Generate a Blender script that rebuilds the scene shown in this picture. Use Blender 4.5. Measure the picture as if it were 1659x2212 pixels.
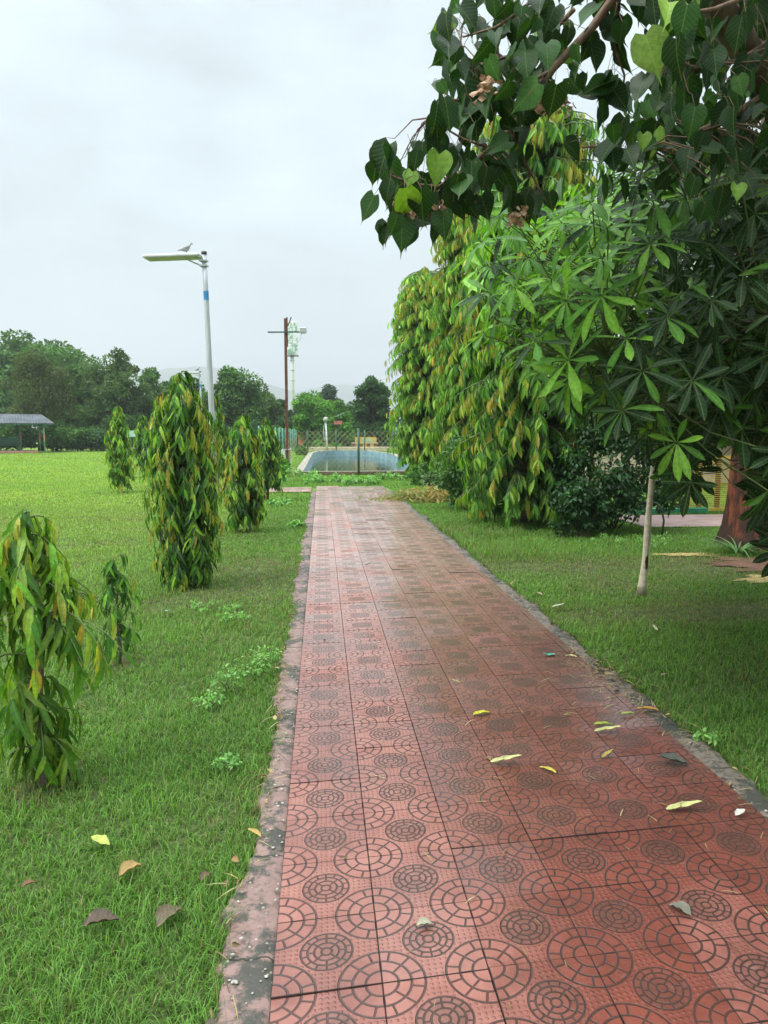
import bpy, math, random
import numpy as np
from mathutils import Vector
for o in list(bpy.data.objects): bpy.data.objects.remove(o)
R = math.radians
scn = bpy.context.scene
col = scn.collection
# ---------------------------------------------------------------- camera
H = 1.57; PITCH = R(6.3); YAW = R(4.95); FP = 1550.0; CW = 1659.0; CH = 2212.0
cd = bpy.data.cameras.new('camera'); cam = bpy.data.objects.new('camera', cd); col.objects.link(cam)
cam.location = (0, 0, H); cam.rotation_euler = (R(90) - PITCH, 0, -YAW)
cd.sensor_fit = 'VERTICAL'; cd.angle_y = 2 * math.atan(CH / 2 / FP); cd.clip_start = .05; cd.clip_end = 12000
scn.camera = cam
# ---------------------------------------------------------------- sky and sun
SUN_EL, SUN_AZ = R(52), R(250)
w = bpy.data.worlds.new('World'); scn.world = w; w.use_nodes = True
nt = w.node_tree; nt.nodes.clear()
def wn(t, **k):
    n = nt.nodes.new(t)
    for a, b in k.items(): setattr(n, a, b)
    return n
out = wn('ShaderNodeOutputWorld'); bg = wn('ShaderNodeBackground'); nt.links.new(bg.outputs[0], out.inputs[0])
sky = wn('ShaderNodeTexSky', sky_type='NISHITA'); sky.sun_disc = False
sky.sun_elevation = SUN_EL; sky.sun_rotation = SUN_AZ; sky.dust_density = 4; sky.air_density = 1.5
tc = wn('ShaderNodeTexCoord'); sp = wn('ShaderNodeSeparateXYZ'); nt.links.new(tc.outputs['Generated'], sp.inputs[0])
rp = wn('ShaderNodeValToRGB'); nt.links.new(sp.outputs[2], rp.inputs[0])
els = rp.color_ramp.elements
els[0].position = 0.0; els[0].color = (.37, .42, .45, 1)
els[1].position = 1.0; els[1].color = (.48, .53, .54, 1)
for p, c in ((.12, (.365, .425, .45)), (.26, (.375, .44, .465)), (.48, (.42, .485, .51))):
    e = els.new(p); e.color = (*c, 1)
mp = wn('ShaderNodeMapping'); mp.inputs['Scale'].default_value = (1, 1, 2.2); nt.links.new(tc.outputs['Generated'], mp.inputs[0])
nz = wn('ShaderNodeTexNoise'); nz.inputs['Scale'].default_value = 2.6; nz.inputs['Detail'].default_value = 6; nz.inputs['Roughness'].default_value = .56
nt.links.new(mp.outputs[0], nz.inputs[0])
cr = wn('ShaderNodeMapRange'); cr.inputs[1].default_value = .3; cr.inputs[2].default_value = .72; cr.inputs[3].default_value = .52; cr.inputs[4].default_value = 1.0
nt.links.new(nz.outputs[0], cr.inputs[0])
# the cloud deck is brighter overhead than at the horizon
zb = wn('ShaderNodeMapRange'); zb.inputs[1].default_value = .5; zb.inputs[2].default_value = 1; zb.inputs[3].default_value = 1; zb.inputs[4].default_value = 5.8
nt.links.new(sp.outputs[2], zb.inputs[0])
m1 = wn('ShaderNodeMath', operation='MULTIPLY'); nt.links.new(cr.outputs[0], m1.inputs[0]); nt.links.new(zb.outputs[0], m1.inputs[1])
vm = wn('ShaderNodeVectorMath', operation='SCALE'); nt.links.new(rp.outputs[0], vm.inputs[0]); nt.links.new(m1.outputs[0], vm.inputs['Scale'])
vs = wn('ShaderNodeVectorMath', operation='SCALE'); nt.links.new(sky.outputs[0], vs.inputs[0]); vs.inputs['Scale'].default_value = .004
va = wn('ShaderNodeVectorMath', operation='ADD'); nt.links.new(vm.outputs[0], va.inputs[0]); nt.links.new(vs.outputs[0], va.inputs[1])
nt.links.new(va.outputs[0], bg.inputs[0]); bg.inputs[1].default_value = 1.0
sd = bpy.data.lights.new('sun', 'SUN'); sd.energy = 1.5; sd.angle = R(18); sd.color = (1, .97, .92)
sun = bpy.data.objects.new('sun', sd); col.objects.link(sun)
# sky_rotation is measured from +Y clockwise: direction to the sun
sdir = Vector((math.sin(SUN_AZ) * math.cos(SUN_EL), math.cos(SUN_AZ) * math.cos(SUN_EL), math.sin(SUN_EL)))
sun.rotation_euler = sdir.to_track_quat('Z', 'Y').to_euler()
scn.view_settings.view_transform = 'Standard'; scn.view_settings.look = 'None'
scn.view_settings.exposure = 1.2; scn.view_settings.gamma = 1
scn.cycles.use_denoising = True
scn.cycles.max_bounces = 7; scn.cycles.transparent_max_bounces = 8; scn.cycles.transmission_bounces = 4

# ---------------------------------------------------------------- helpers
cp_, sp_ = math.cos(PITCH), math.sin(PITCH); cy_, sy_ = math.cos(YAW), math.sin(YAW)
FW = np.array((sy_ * cp_, cy_ * cp_, -sp_)); RT = np.array((cy_, -sy_, 0.)); UP = np.array((sy_ * sp_, cy_ * sp_, cp_))
def ray(px, py): return FW + (px - CW / 2) / FP * RT - (py - CH / 2) / FP * UP
def G(px, py, z=0.):
    d = ray(px, py); t = (z - H) / d[2]; return np.array((d[0] * t, d[1] * t, z))
def AT(px, py, y):
    d = ray(px, py); t = y / d[1]; return np.array((d[0] * t, y, H + d[2] * t))
def proj(P):
    q = np.asarray(P) - np.array((0, 0, H)); z = q @ FW
    return np.stack([CW / 2 + FP * (q @ RT) / z, CH / 2 - FP * (q @ UP) / z], -1), z
def inpoly(pts, poly):
    x, y = pts[:, 0], pts[:, 1]; r = np.zeros(len(pts), bool); n = len(poly)
    for i in range(n):
        x0, y0 = poly[i]; x1, y1 = poly[(i + 1) % n]
        c = ((y0 > y) != (y1 > y)) & (x < (x1 - x0) * (y - y0) / ((y1 - y0) or 1e-9) + x0); r ^= c
    return r
def tag(o, label=None, cat=None, group=None, kind=None):
    if label: o['label'] = label
    if cat: o['category'] = cat
    if group: o['group'] = group
    if kind: o['kind'] = kind
    return o
def thing(name, label, cat, loc=(0, 0, 0), rz=0, group=None):
    o = bpy.data.objects.new(name, None); col.objects.link(o); o.location = loc; o.rotation_euler = (0, 0, rz); o.empty_display_size = .2
    return tag(o, label, cat, group)
def copy_tree(o, parent=None):
    c = o.copy(); col.objects.link(c); c.parent = parent
    for ch in list(o.children): copy_tree(ch, c)
    return c
def link(name, me, parent=None):
    o = bpy.data.objects.new(name, me); col.objects.link(o)
    if parent: o.parent = parent
    return o
def npmesh(name, V, F, mat, parent=None, colr=None, smooth=True, lf=None):
    me = bpy.data.meshes.new(name); V = np.ascontiguousarray(V, np.float32); F = np.ascontiguousarray(F, np.int32)
    k = F.shape[1]; me.vertices.add(len(V)); me.vertices.foreach_set('co', V.ravel())
    me.loops.add(F.size); me.loops.foreach_set('vertex_index', F.ravel())
    me.polygons.add(len(F)); me.polygons.foreach_set('loop_start', np.arange(len(F), dtype=np.int32) * k)
    if smooth: me.polygons.foreach_set('use_smooth', np.ones(len(F), bool))
    if colr is not None:
        a = me.color_attributes.new('col', 'FLOAT_COLOR', 'POINT')
        c = np.ones((len(V), 4), np.float32); c[:, :3] = colr; a.data.foreach_set('color', c.ravel())
    if lf is not None:
        a = me.attributes.new('lf', 'FLOAT_VECTOR', 'POINT'); a.data.foreach_set('vector', np.ascontiguousarray(lf, np.float32).ravel())
    me.materials.append(mat); me.update(calc_edges=True); me.validate()
    return link(name, me, parent)
def norm(a): return a / (np.linalg.norm(a, axis=-1, keepdims=True) + 1e-9)
class MB:
    def __init__(s): s.v = []; s.f = []
    def add(s, v, f):
        b = len(s.v); s.v += [tuple(map(float, p)) for p in v]; s.f += [tuple(i + b for i in q) for q in f]; return s
    def box(s, c, d, rz=0, bev=0, tilt=0):
        x, y, z = [k / 2 for k in d]; ca, sa = math.cos(rz), math.sin(rz); ct, st = math.cos(tilt), math.sin(tilt); v = []
        if bev <= 0:
            L = [(i, j, k) for k in (-z, z) for i, j in ((-x, -y), (x, -y), (x, y), (-x, y))]
            F = [(0, 3, 2, 1), (4, 5, 6, 7), (0, 1, 5, 4), (1, 2, 6, 5), (2, 3, 7, 6), (3, 0, 4, 7)]
        else:
            b = min(bev, x * .9, y * .9, z * .9); L = []
            for k, q in ((-z, b), (-z + b, 0), (z - b, 0), (z, b)):
                a, e = x - q, y - q; g = b
                for i, j in ((-a + g, -e), (a - g, -e), (a, -e + g), (a, e - g), (a - g, e), (-a + g, e), (-a, e - g), (-a, -e + g)): L.append((i, j, k))
            F = [tuple(range(7, -1, -1)), tuple(range(24, 32))]
            for r in range(3):
                for i in range(8): F.append((r * 8 + i, r * 8 + (i + 1) % 8, r * 8 + 8 + (i + 1) % 8, r * 8 + 8 + i))
        for i, j, k in L:
            i, k = i * ct + k * st, -i * st + k * ct
            v.append((c[0] + i * ca - j * sa, c[1] + i * sa + j * ca, c[2] + k))
        return s.add(v, F)
    def tube(s, pts, rad, n=8, cap=True):
        P = np.array(pts, float); m = len(P)
        rad = np.broadcast_to(np.array(rad, float), (m,)) if np.ndim(rad) == 0 or len(rad) != m else np.array(rad, float)
        T = np.zeros_like(P); T[1:-1] = P[2:] - P[:-2]; T[0] = P[1] - P[0]; T[-1] = P[-1] - P[-2]; T = norm(T)
        ref = np.array((0, 0, 1.)) if abs(T[0][2]) < .9 else np.array((1., 0, 0)); u = norm(np.cross(T[0], ref)); v = []; f = []
        for i in range(m):
            u = norm(u - T[i] * (u @ T[i])); w_ = np.cross(T[i], u)
            for k in range(n):
                a = 2 * math.pi * k / n; v.append(P[i] + rad[i] * (math.cos(a) * u + math.sin(a) * w_))
        for i in range(m - 1):
            for k in range(n): f.append((i * n + k, i * n + (k + 1) % n, i * n + n + (k + 1) % n, i * n + n + k))
        if cap: f += [tuple(range(n - 1, -1, -1)), tuple(range((m - 1) * n, m * n))]
        return s.add(v, f)
    def build(s, name, mat, parent=None, smooth=False, loc=None):
        me = bpy.data.meshes.new(name); me.from_pydata(s.v, [], s.f)
        if smooth: me.polygons.foreach_set('use_smooth', [True] * len(me.polygons))
        me.materials.append(mat); me.update(); o = link(name, me, parent)
        if loc is not None: o.location = loc
        return o
# ---------------------------------------------------------------- node maths
class N:
    def __init__(s, t, o): s.t = t; s.o = o
    def _m(s, op, b=None, c=None):
        n = s.t.nodes.new('ShaderNodeMath'); n.operation = op
        for i, q in enumerate((s, b, c)):
            if q is None: continue
            if isinstance(q, N): s.t.links.new(q.o, n.inputs[i])
            else: n.inputs[i].default_value = q
        return N(s.t, n.outputs[0])
    def __add__(s, b): return s._m('ADD', b)
    def __sub__(s, b): return s._m('SUBTRACT', b)
    def __mul__(s, b): return s._m('MULTIPLY', b)
    def __truediv__(s, b): return s._m('DIVIDE', b)
    def fract(s): return s._m('FRACT')
    def floor(s): return s._m('FLOOR')
    def abs(s): return s._m('ABSOLUTE')
    def mn(s, b): return s._m('MINIMUM', b)
    def mx(s, b): return s._m('MAXIMUM', b)
    def gt(s, b): return s._m('GREATER_THAN', b)
    def lt(s, b): return s._m('LESS_THAN', b)
    def sstep(s, a, b, lo=0., hi=1.):
        n = s.t.nodes.new('ShaderNodeMapRange'); n.interpolation_type = 'SMOOTHSTEP'; s.t.links.new(s.o, n.inputs[0])
        for i, q in enumerate((a, b, lo, hi)): n.inputs[i + 1].default_value = q
        return N(s.t, n.outputs[0])
class M:
    def __init__(s, name, rough=.6, spec=.5, metal=0.):
        s.m = bpy.data.materials.new(name); s.m.use_nodes = True; s.t = s.m.node_tree; s.b = s.t.nodes['Principled BSDF']
        s.b.inputs['Roughness'].default_value = rough; s.b.inputs['Specular IOR Level'].default_value = spec; s.b.inputs['Metallic'].default_value = metal
        s.tc = None
    def n(s, typ, **k):
        q = s.t.nodes.new(typ)
        for a, b in k.items(): setattr(q, a, b)
        return q
    def l(s, a, b): s.t.links.new(a.o if isinstance(a, N) else a, b)
    def co(s):
        if not s.tc: s.tc = s.n('ShaderNodeTexCoord')
        return s.tc.outputs['Object']
    def xyz(s):
        q = s.n('ShaderNodeSeparateXYZ'); s.l(s.co(), q.inputs[0]); return [N(s.t, o) for o in q.outputs]
    def noise(s, scale, det=4, rough=.55, stretch=None, dist=0):
        q = s.n('ShaderNodeTexNoise'); q.inputs['Scale'].default_value = scale; q.inputs['Detail'].default_value = det
        q.inputs['Roughness'].default_value = rough; q.inputs['Distortion'].default_value = dist
        c = s.co()
        if stretch:
            m = s.n('ShaderNodeMapping'); m.inputs['Scale'].default_value = stretch; s.l(c, m.inputs[0]); c = m.outputs[0]
        s.l(c, q.inputs[0]); return N(s.t, q.outputs[0])
    def vor(s, scale, feat='F1'):
        q = s.n('ShaderNodeTexVoronoi', feature=feat); q.inputs['Scale'].default_value = scale; s.l(s.co(), q.inputs[0]); return q
    def mix(s, f, a, b):
        q = s.n('ShaderNodeMix', data_type='RGBA')
        if isinstance(f, (int, float)): q.inputs[0].default_value = f
        else: s.l(f, q.inputs[0])
        for i, c in ((6, a), (7, b)):
            if isinstance(c, tuple): q.inputs[i].default_value = (*c[:3], 1)
            else: s.l(c, q.inputs[i])
        return q.outputs[2]
    def bump(s, h, strength=.5, dist=.01):
        q = s.n('ShaderNodeBump'); q.inputs['Strength'].default_value = strength; q.inputs['Distance'].default_value = dist
        s.l(h, q.inputs['Height']); s.l(q.outputs[0], s.b.inputs['Normal']); return q
    def base(s, c):
        if isinstance(c, tuple): s.b.inputs['Base Color'].default_value = (*c[:3], 1)
        else: s.l(c, s.b.inputs['Base Color'])
        return s
def simple(name, a, b, rough=.6, scale=6., bump=.3, bdist=.004, stretch=None, metal=0., lo=.4, hi=.62, det=5, spec=.5):
    m = M(name, rough, spec, metal); n1 = m.noise(scale, det, .6, stretch)
    m.base(m.mix(n1.sstep(lo, hi), a, b)); n2 = m.noise(scale * 5, 4, .6, stretch)
    if bump: m.bump(n1 * .6 + n2 * .4, bump, bdist)
    return m.m
def leafmat(name, rough=.42, trans=.32, spec=.5, boost=(1.25, 1.35, .55), veins=0., nv=7., spots=0.):
    m = M(name, rough, spec); a = m.n('ShaderNodeAttribute', attribute_name='col')
    n1 = m.noise(60, 3); c = m.mix(n1.sstep(.3, .7, 0, .35), a.outputs['Color'], (.02, .04, .01))
    if veins:
        la = m.n('ShaderNodeAttribute', attribute_name='lf'); sx = m.n('ShaderNodeSeparateXYZ'); m.l(la.outputs['Vector'], sx.inputs[0]); lx, ly = N(m.t, sx.outputs[0]).abs(), N(m.t, sx.outputs[1])
        rib = lx.sstep(.008, .02, 1, 0); sv = ((ly - lx * .85) * nv).fract() - .5; sv = sv.abs().sstep(.03, .09, 1, 0) * .55
        vn = rib.mx(sv); c = m.mix(vn * veins, c, m.mix(.5, a.outputs['Color'], (.35, .42, .16))); m.bump(vn * -1. + n1 * .6, .5, .002)
    if spots:
        sp2 = m.noise(26, 3, .6); c = m.mix(sp2.sstep(.68, .72, 0, spots), c, (.22, .15, .06))
    m.base(c)
    tr = m.n('ShaderNodeBsdfTranslucent'); q = m.n('ShaderNodeMix', data_type='RGBA', blend_type='MULTIPLY'); q.inputs[0].default_value = 1
    m.l(c, q.inputs[6]); q.inputs[7].default_value = (*boost, 1); m.l(q.outputs[2], tr.inputs[0])
    ms = m.n('ShaderNodeMixShader'); ms.inputs[0].default_value = trans
    m.l(m.b.outputs[0], ms.inputs[1]); m.l(tr.outputs[0], ms.inputs[2]); m.l(ms.outputs[0], m.t.nodes['Material Output'].inputs[0])
    return m.m
LEAF = leafmat('glossy_leaf', .36, .36, .42, veins=.35, nv=10.)
LEAFD = leafmat('dark_glossy_leaf', .45, .28, .26, (1.3, 1.4, .5), veins=.45, nv=8., spots=.8)
LEAFM = leafmat('matt_leaf', .6, .3, .3)
GRASSM = leafmat('grass_blade', .5, .42, .35, (1.2, 1.3, .5))
BARK = simple('brown_bark', (.085, .06, .04), (.19, .15, .11), .85, 14, .8, .01, (1, 1, .25))
BARKD = simple('dark_bark', (.035, .027, .02), (.09, .07, .05), .9, 10, .8, .02, (1, 1, .25))
TWIG = simple('green_twig', (.09, .15, .035), (.11, .13, .045), .6, 20, .3)
TWIGR = simple('reddish_twig', (.12, .07, .04), (.2, .12, .07), .7, 30, .5)
# ---------------------------------------------------------------- leaves
def leaf_tpl(prof, nl, fold=.15, droop=.15, wave=0., wf=7, ph=0., lobe=0.):
    V = []; mid = []
    for i in range(nl + 1):
        t = i / nl; wd = np.interp(t, [p[0] for p in prof], [p[1] for p in prof])
        for sgn in (-1, 0, 1):
            z = -droop * t * t + (fold * wd if sgn else 0) + (wave * math.sin(wf * math.pi * 2 * t + ph + sgn * .9) * (1 if sgn else 0) * (wd > .01))
            V.append((sgn * wd * (1 + (wave * 2 * math.sin(wf * 6.28 * t + 1.3 * sgn) if sgn else 0)), t - (lobe * max(0, 1 - t / .2) if sgn else 0), z)); mid.append(1.25 if sgn == 0 else 1.)
    F = []
    for i in range(nl):
        for k in (0, 1): F.append((i * 3 + k, i * 3 + k + 1, i * 3 + 4 + k, i * 3 + 3 + k))
    return np.array(V), np.array(F), np.array(mid)
LANCE = [(0, .012), (.06, .055), (.2, .09), (.45, .10), (.7, .078), (.9, .033), (1, .003)]
OBL = [(0, .01), (.15, .032), (.4, .09), (.62, .125), (.8, .115), (.93, .065), (1, .01)]
HEART = [(0, .16), (.06, .27), (.14, .335), (.26, .37), (.4, .345), (.55, .25), (.68, .14), (.76, .065), (.84, .022), (1, .003)]
OVAL = [(0, .02), (.2, .22), (.45, .3), (.75, .2), (1, .01)]
def basis(d, nrm):
    d = norm(d); x = norm(np.cross(d, nrm)); z = np.cross(x, d); return np.stack([x, d, z], -1)
def leaves(name, mat, tpls, P, D, Nn, S, C, parent=None, rng=None, jitter=.15):
    rng = rng or np.random.default_rng(1); Bs = basis(D, Nn); which = rng.integers(0, len(tpls), len(P)); Vs = []; Fs = []; Cs = []; Ls = []; off = 0
    C = C * (1 + rng.uniform(-jitter, jitter, (len(P), 1)))
    for k, (T, F, mid) in enumerate(tpls):
        s = which == k; n = int(s.sum())
        if not n: continue
        v = np.einsum('mij,nj->mni', Bs[s], T) * S[s][:, None, None] + P[s][:, None, :]
        Vs.append(v.reshape(-1, 3)); Fs.append((F[None] + (np.arange(n) * len(T))[:, None, None]).reshape(-1, F.shape[1]) + off)
        Cs.append((C[s][:, None, :] * mid[None, :, None]).reshape(-1, 3)); off += n * len(T); Ls.append(np.tile(T, (n, 1)))
    return npmesh(name, np.concatenate(Vs), np.concatenate(Fs), mat, parent, np.clip(np.concatenate(Cs), 0, 1), True, np.concatenate(Ls) if len(tpls[0][0]) > 8 else None)
T_LANCE = [leaf_tpl(LANCE, 9, f, d, .02, 6, p) for f, d, p in ((.5, .25, 0), (.8, .12, 1), (.3, .4, 2))]
T_LANCE_LO = [leaf_tpl([(a, b * 1.3) for a, b in LANCE], 3, f, d) for f, d in ((.5, .3), (.7, .15))]
T_OBL = [leaf_tpl(OBL, 7, f, d, .003, 3, p) for f, d, p in ((.25, .2, 0), (.4, .08, 1), (.15, .35, 2), (.3, -.05, 0))]
T_HEART = [leaf_tpl(HEART, 13, f, d, .014, 2.3, p, .11) for f, d, p in ((.2, .15, 0), (.35, .3, 1), (.1, .05, 2), (.6, .2, 1))]
T_OVAL = [leaf_tpl(OVAL, 4, f, d) for f, d in ((.2, .15), (.4, .3))]
DIA = (np.array(((0, 0, 0), (.33, .45, .06), (0, 1, -.1), (-.33, .45, .06))), np.array([(0, 1, 2, 3)]), np.ones(4))
DIAL = (np.array(((0, 0, 0), (.16, .45, .04), (0, 1, -.25), (-.16, .45, .04))), np.array([(0, 1, 2, 3)]), np.ones(4))

# ---------------------------------------------------------------- ground
def smooth_noise(x, y, seed=0, f=1.):
    r = np.random.default_rng(seed); s = 0
    for i in range(6):
        a = r.uniform(0, 6.28); k = f * r.uniform(.5, 1.8); s = s + np.sin((x * math.cos(a) + y * math.sin(a)) * k + r.uniform(0, 6.28))
    return s / 6
PX0, PX1 = -.155, 1.78          # the tiled path
CROSS0, CROSS1 = 19.1, 20.75    # the path that crosses its far end
POOL = [(-1.02, 26.9), (-.95, 52), (-.55, 56.5), (.7, 59.5), (3.95, 59.3), (5.1, 50), (4.6, 36), (4.45, 26.9)]
def kerb_l(y): return -.28 + .018 * np.sin(y * 2.3) + .012 * np.sin(y * 7.1 + 1) - .02 * (y < 2.4)
def kerb_r(y): return 1.90 + .018 * np.sin(y * 1.9 + 2) + .015 * np.sin(y * 6.3)
m = M('lawn_soil', .95, .2)
n1 = m.noise(.35, 5); n2 = m.noise(9, 5, .65); X, Y, Z = m.xyz()
c1 = m.mix(n2.sstep(.35, .65), (.05, .075, .024), (.095, .11, .042)); c2 = m.mix(n2.sstep(.3, .7), (.14, .22, .04), (.19, .28, .055))
c = m.mix(Y.sstep(6, 30), c1, c2); c = m.mix(n1.sstep(.55, .7, 0, .35), c, (.10, .10, .04)); m.base(c); m.bump(n2, .8, .03); SOIL = m.m
xs = np.concatenate([[-3400, -1200, -500, -200, -90], np.arange(-45, -2.9, .75), np.arange(-2.25, 6.8, .25), np.arange(7.5, 30.1, .75), [60, 150, 500, 1400, 3400]])
ys = np.concatenate([[-3400, -1000, -300, -60], np.arange(-12, 90.1, .75), [150, 400, 1400, 3400]])
gx, gy = np.meshgrid(xs, ys); gz = -.025 + .012 * smooth_noise(gx, gy, 3, .9) * (abs(gx) < 60)
nx = len(xs); ii, jj = np.meshgrid(np.arange(nx - 1), np.arange(len(ys) - 1)); a = (jj * nx + ii).ravel()
Fg = np.stack([a, a + 1, a + nx + 1, a + nx], 1); cxm = gx.ravel()[Fg].mean(1); cym = gy.ravel()[Fg].mean(1)
keep = ~(inpoly(np.stack([cxm, cym], 1), [(-.85, 27.35), (-.8, 52), (-.4, 56.2), (.75, 59.0), (3.8, 58.9), (4.92, 50), (4.43, 36), (4.28, 27.35)]))
ground = npmesh('ground', np.stack([gx, gy, gz], -1).reshape(-1, 3), Fg[keep], SOIL); tag(ground, 'grassy soil of the lawns around the path', kind='structure')

# ---------------------------------------------------------------- path
def path_material():
    m = M('wet_red_tiles', .35, .5); X, Y, Z = m.xyz(); TS = .3125
    u = (X + .155) / TS; v = (Y - X * .085 - 1.855) / .3045
    iu, iv = u.floor(), v.floor()
    du = (u + .5).fract() - .5; dv = (v + .5).fract() - .5; r1 = (du * du + dv * dv)._m('SQRT')
    cu = u.fract() - .5; cv = v.fract() - .5; r2 = (cu * cu + cv * cv)._m('SQRT')
    t1 = dv._m('ARCTAN2', du); t2 = cv._m('ARCTAN2', cu)
    gw = .0138
    def ring(r, rad, w=gw): return (r - rad).abs().sstep(w * .45, w, 1, 0)
    def spokes(r, t, n, ra, rb, ph=0., w=gw):
        q = ((t * (n / (2 * math.pi)) + ph).fract() - .5).abs()     # 0 at the spoke
        d = q * r * (2 * math.pi / n)
        return d.sstep(w * .4, w * .9, 1, 0) * r.gt(ra) * r.lt(rb)
    big = ring(r1, .40).mx(ring(r1, .272)).mx(ring(r1, .15)).mx(spokes(r1, t1, 12, .272, .40)).mx(spokes(r1, t1, 8, .15, .272, .5))
    sw = .012
    small = ring(r2, .25, sw).mx(ring(r2, .185, sw)).mx(ring(r2, .12, sw)).mx(ring(r2, .05, sw))
    small = small.mx(spokes(r2, t2, 14, .185, .25, 0, sw)).mx(spokes(r2, t2, 8, .12, .185, .5, sw)).mx(spokes(r2, t2, 4, .05, .12, 0, sw))
    inb = r1.lt(.42); ins = r2.lt(.262); groove = big.mx(small)
    free = (inb.mx(ins) * -1) + 1
    pu = (u * 17).fract() - .5; pv = (v * 17).fract() - .5; pd = (pu * pu + pv * pv)._m('SQRT').sstep(.16, .34, 1, 0) * free
    jn = (du.abs() * TS).mn((dv.abs() * TS)); joint = jn.sstep(.0009, .0026, 1, 0)
    # per-tile random
    cv3 = m.n('ShaderNodeCombineXYZ'); m.l(iu, cv3.inputs[0]); m.l(iv, cv3.inputs[1])
    wnz = m.n('ShaderNodeTexWhiteNoise', noise_dimensions='3D'); m.l(cv3.outputs[0], wnz.inputs[0]); rnd = N(m.t, wnz.outputs[0])
    sc = m.n('ShaderNodeSeparateXYZ'); m.l(wnz.outputs[1], sc.inputs[0]); ra, rb, rc = [N(m.t, q) for q in sc.outputs]
    wc = m.n('ShaderNodeTexWhiteNoise', noise_dimensions='1D'); m.l(iu, wc.inputs['W']); rcol = N(m.t, wc.outputs[0])
    # wetness: broad patches, more to the right
    n1 = m.noise(.9, 4, .6); n2 = m.noise(5, 5, .65); n3 = m.noise(45, 4, .7); n4 = m.noise(2.6, 5, .6, None, .6)
    wet = (n1 * .8 + n4 * .5 + X.sstep(.1, 1.15) * .28 + rnd * .1 + rcol * .13 - .45).sstep(.22, .55)
    far_sheen = Y.sstep(3.2, 10.5)
    dry = m.mix(n2.sstep(.35, .7), (.32, .132, .103), (.235, .083, .063))
    wetc = m.mix(n2.sstep(.35, .7), (.19, .048, .031), (.125, .033, .022))
    c = m.mix(wet, dry, wetc); c = m.mix((rnd - .4) * .55, c, (.17, .055, .04))
    c = m.mix(far_sheen * .75, c, m.mix(n4.sstep(.35, .65), (.48, .25, .21), (.56, .36, .31)))  # pale sky sheen of the far path, put into the base colour
    c = m.mix(ins * (n2.sstep(.3, .6, .1, .4)), c, (.07, .04, .03))
    # grey lime bloom and grime near the edges
    edge = X.sstep(1.2, 1.78) + X.sstep(-.15, .25, .5, 0)
    grime = (edge * .75 + n4 * .9 + n3 * .25 - .75).sstep(.2, .75)
    c = m.mix(grime * .22, c, (.085, .075, .06))
    bloom = (n4 * .7 + n3 * .5).sstep(.66, .86) * .35; c = m.mix(bloom, c, (.36, .25, .22))
    pitch_ = (n2 * .8 + n3 * .4).sstep(.38, .66); gcol = m.mix(n3, (.022, .012, .009), (.085, .036, .027))
    c = m.mix(groove * ((n4 * .6 + rc * .4).sstep(.3, .6, .84, 1.)), c, gcol); c = m.mix(joint * (n1 * .7 + rc * .5).sstep(.3, .6, .5, .95), c, (.05, .032, .025)); m.base(c)
    rough = (wet * -.1) + .42 + n3 * .2; m.l(rough, m.b.inputs['Roughness'])
    film = (wet * .45 + (n4 * .6 + n1 * .6 + ra * .25).sstep(.45, .85) * .75); m.l(film.mn(1.), m.b.inputs['Coat Weight']); m.l((n3 * .1 + rb * .12 + .07), m.b.inputs['Coat Roughness']); m.b.inputs['Coat IOR'].default_value = 1.4
    h = (groove * -1.) + pd * .55 + (joint * -1.2) + (ra - .5) * cu * 4.5 + (rb - .5) * cv * 4.5 + n2 * 1.1 + n3 * .35
    m.bump(h, 1., .006); hb = (groove * -.35) + (joint * -.6) + (ra - .5) * cu * 7. + (rb - .5) * cv * 7. + n2 * .7 + pd * .25 + n3 * .1
    q = m.n('ShaderNodeBump'); q.inputs['Strength'].default_value = 1; q.inputs['Distance'].default_value = .0028; m.l(hb, q.inputs['Height']); m.l(q.outputs[0], m.b.inputs['Coat Normal']); return m.m
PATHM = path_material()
def grid(name, x0, x1, y0, y1, z, mat, nx=2, ny=2, kind='structure', f=None):
    xs = np.linspace(x0, x1, nx); ys = np.linspace(y0, y1, ny); gx, gy = np.meshgrid(xs, ys); gz = np.full_like(gx, z)
    if f: gx, gy, gz = f(gx, gy, gz)
    i, j = np.meshgrid(np.arange(nx - 1), np.arange(ny - 1)); a = (j * nx + i).ravel()
    o = npmesh(name, np.stack([gx, gy, gz], -1).reshape(-1, 3), np.stack([a, a + 1, a + nx + 1, a + nx], 1), mat); return tag(o, kind=kind)
def tiles():
    r = np.random.default_rng(91); mb = MB(); TS, TR = .3125, .3045; g = .0007
    for j in range(-16, 63):
        for i in range(7):
            x0 = PX0 + i * TS; x1 = min(x0 + TS, PX1)
            if x1 - x0 < .02: continue
            def yy(x, k): return 1.855 + x * .085 + k * TR
            c = [(x0 + g, yy(x0, j) + g), (x1 - g, yy(x1, j) + g), (x1 - g, yy(x1, j + 1) - g), (x0 + g, yy(x0, j + 1) - g)]
            if c[0][1] > CROSS1: continue
            big_ = r.random() < .07; a, b = r.normal(0, .0035 if not big_ else .012, 2); h = r.normal(0, .0007) + big_ * .0015
            z = [.02 + h + (p[0] - (x0 + x1) / 2) * a + (p[1] - c[0][1] - TR / 2) * b for p in c]
            v = [(p[0], p[1], q) for p, q in zip(c, z)] + [(p[0], p[1], .005) for p in c]
            mb.add(v, [(0, 1, 2, 3), (0, 4, 5, 1), (1, 5, 6, 2), (2, 6, 7, 3), (3, 7, 4, 0)])
    return mb.build('path', PATHM)
o = grid('path_bed', PX0 + .004, PX1 - .004, -3, CROSS1, .012, simple('dirty_mortar', (.03, .022, .018), (.06, .045, .035), .9, 20, .3)); tag(o, 'dark mortar bed in the joints of the path')
o = tiles(); tag(o, kind='structure'); tag(o, 'long straight path of wet red ring-patterned tiles')
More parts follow.
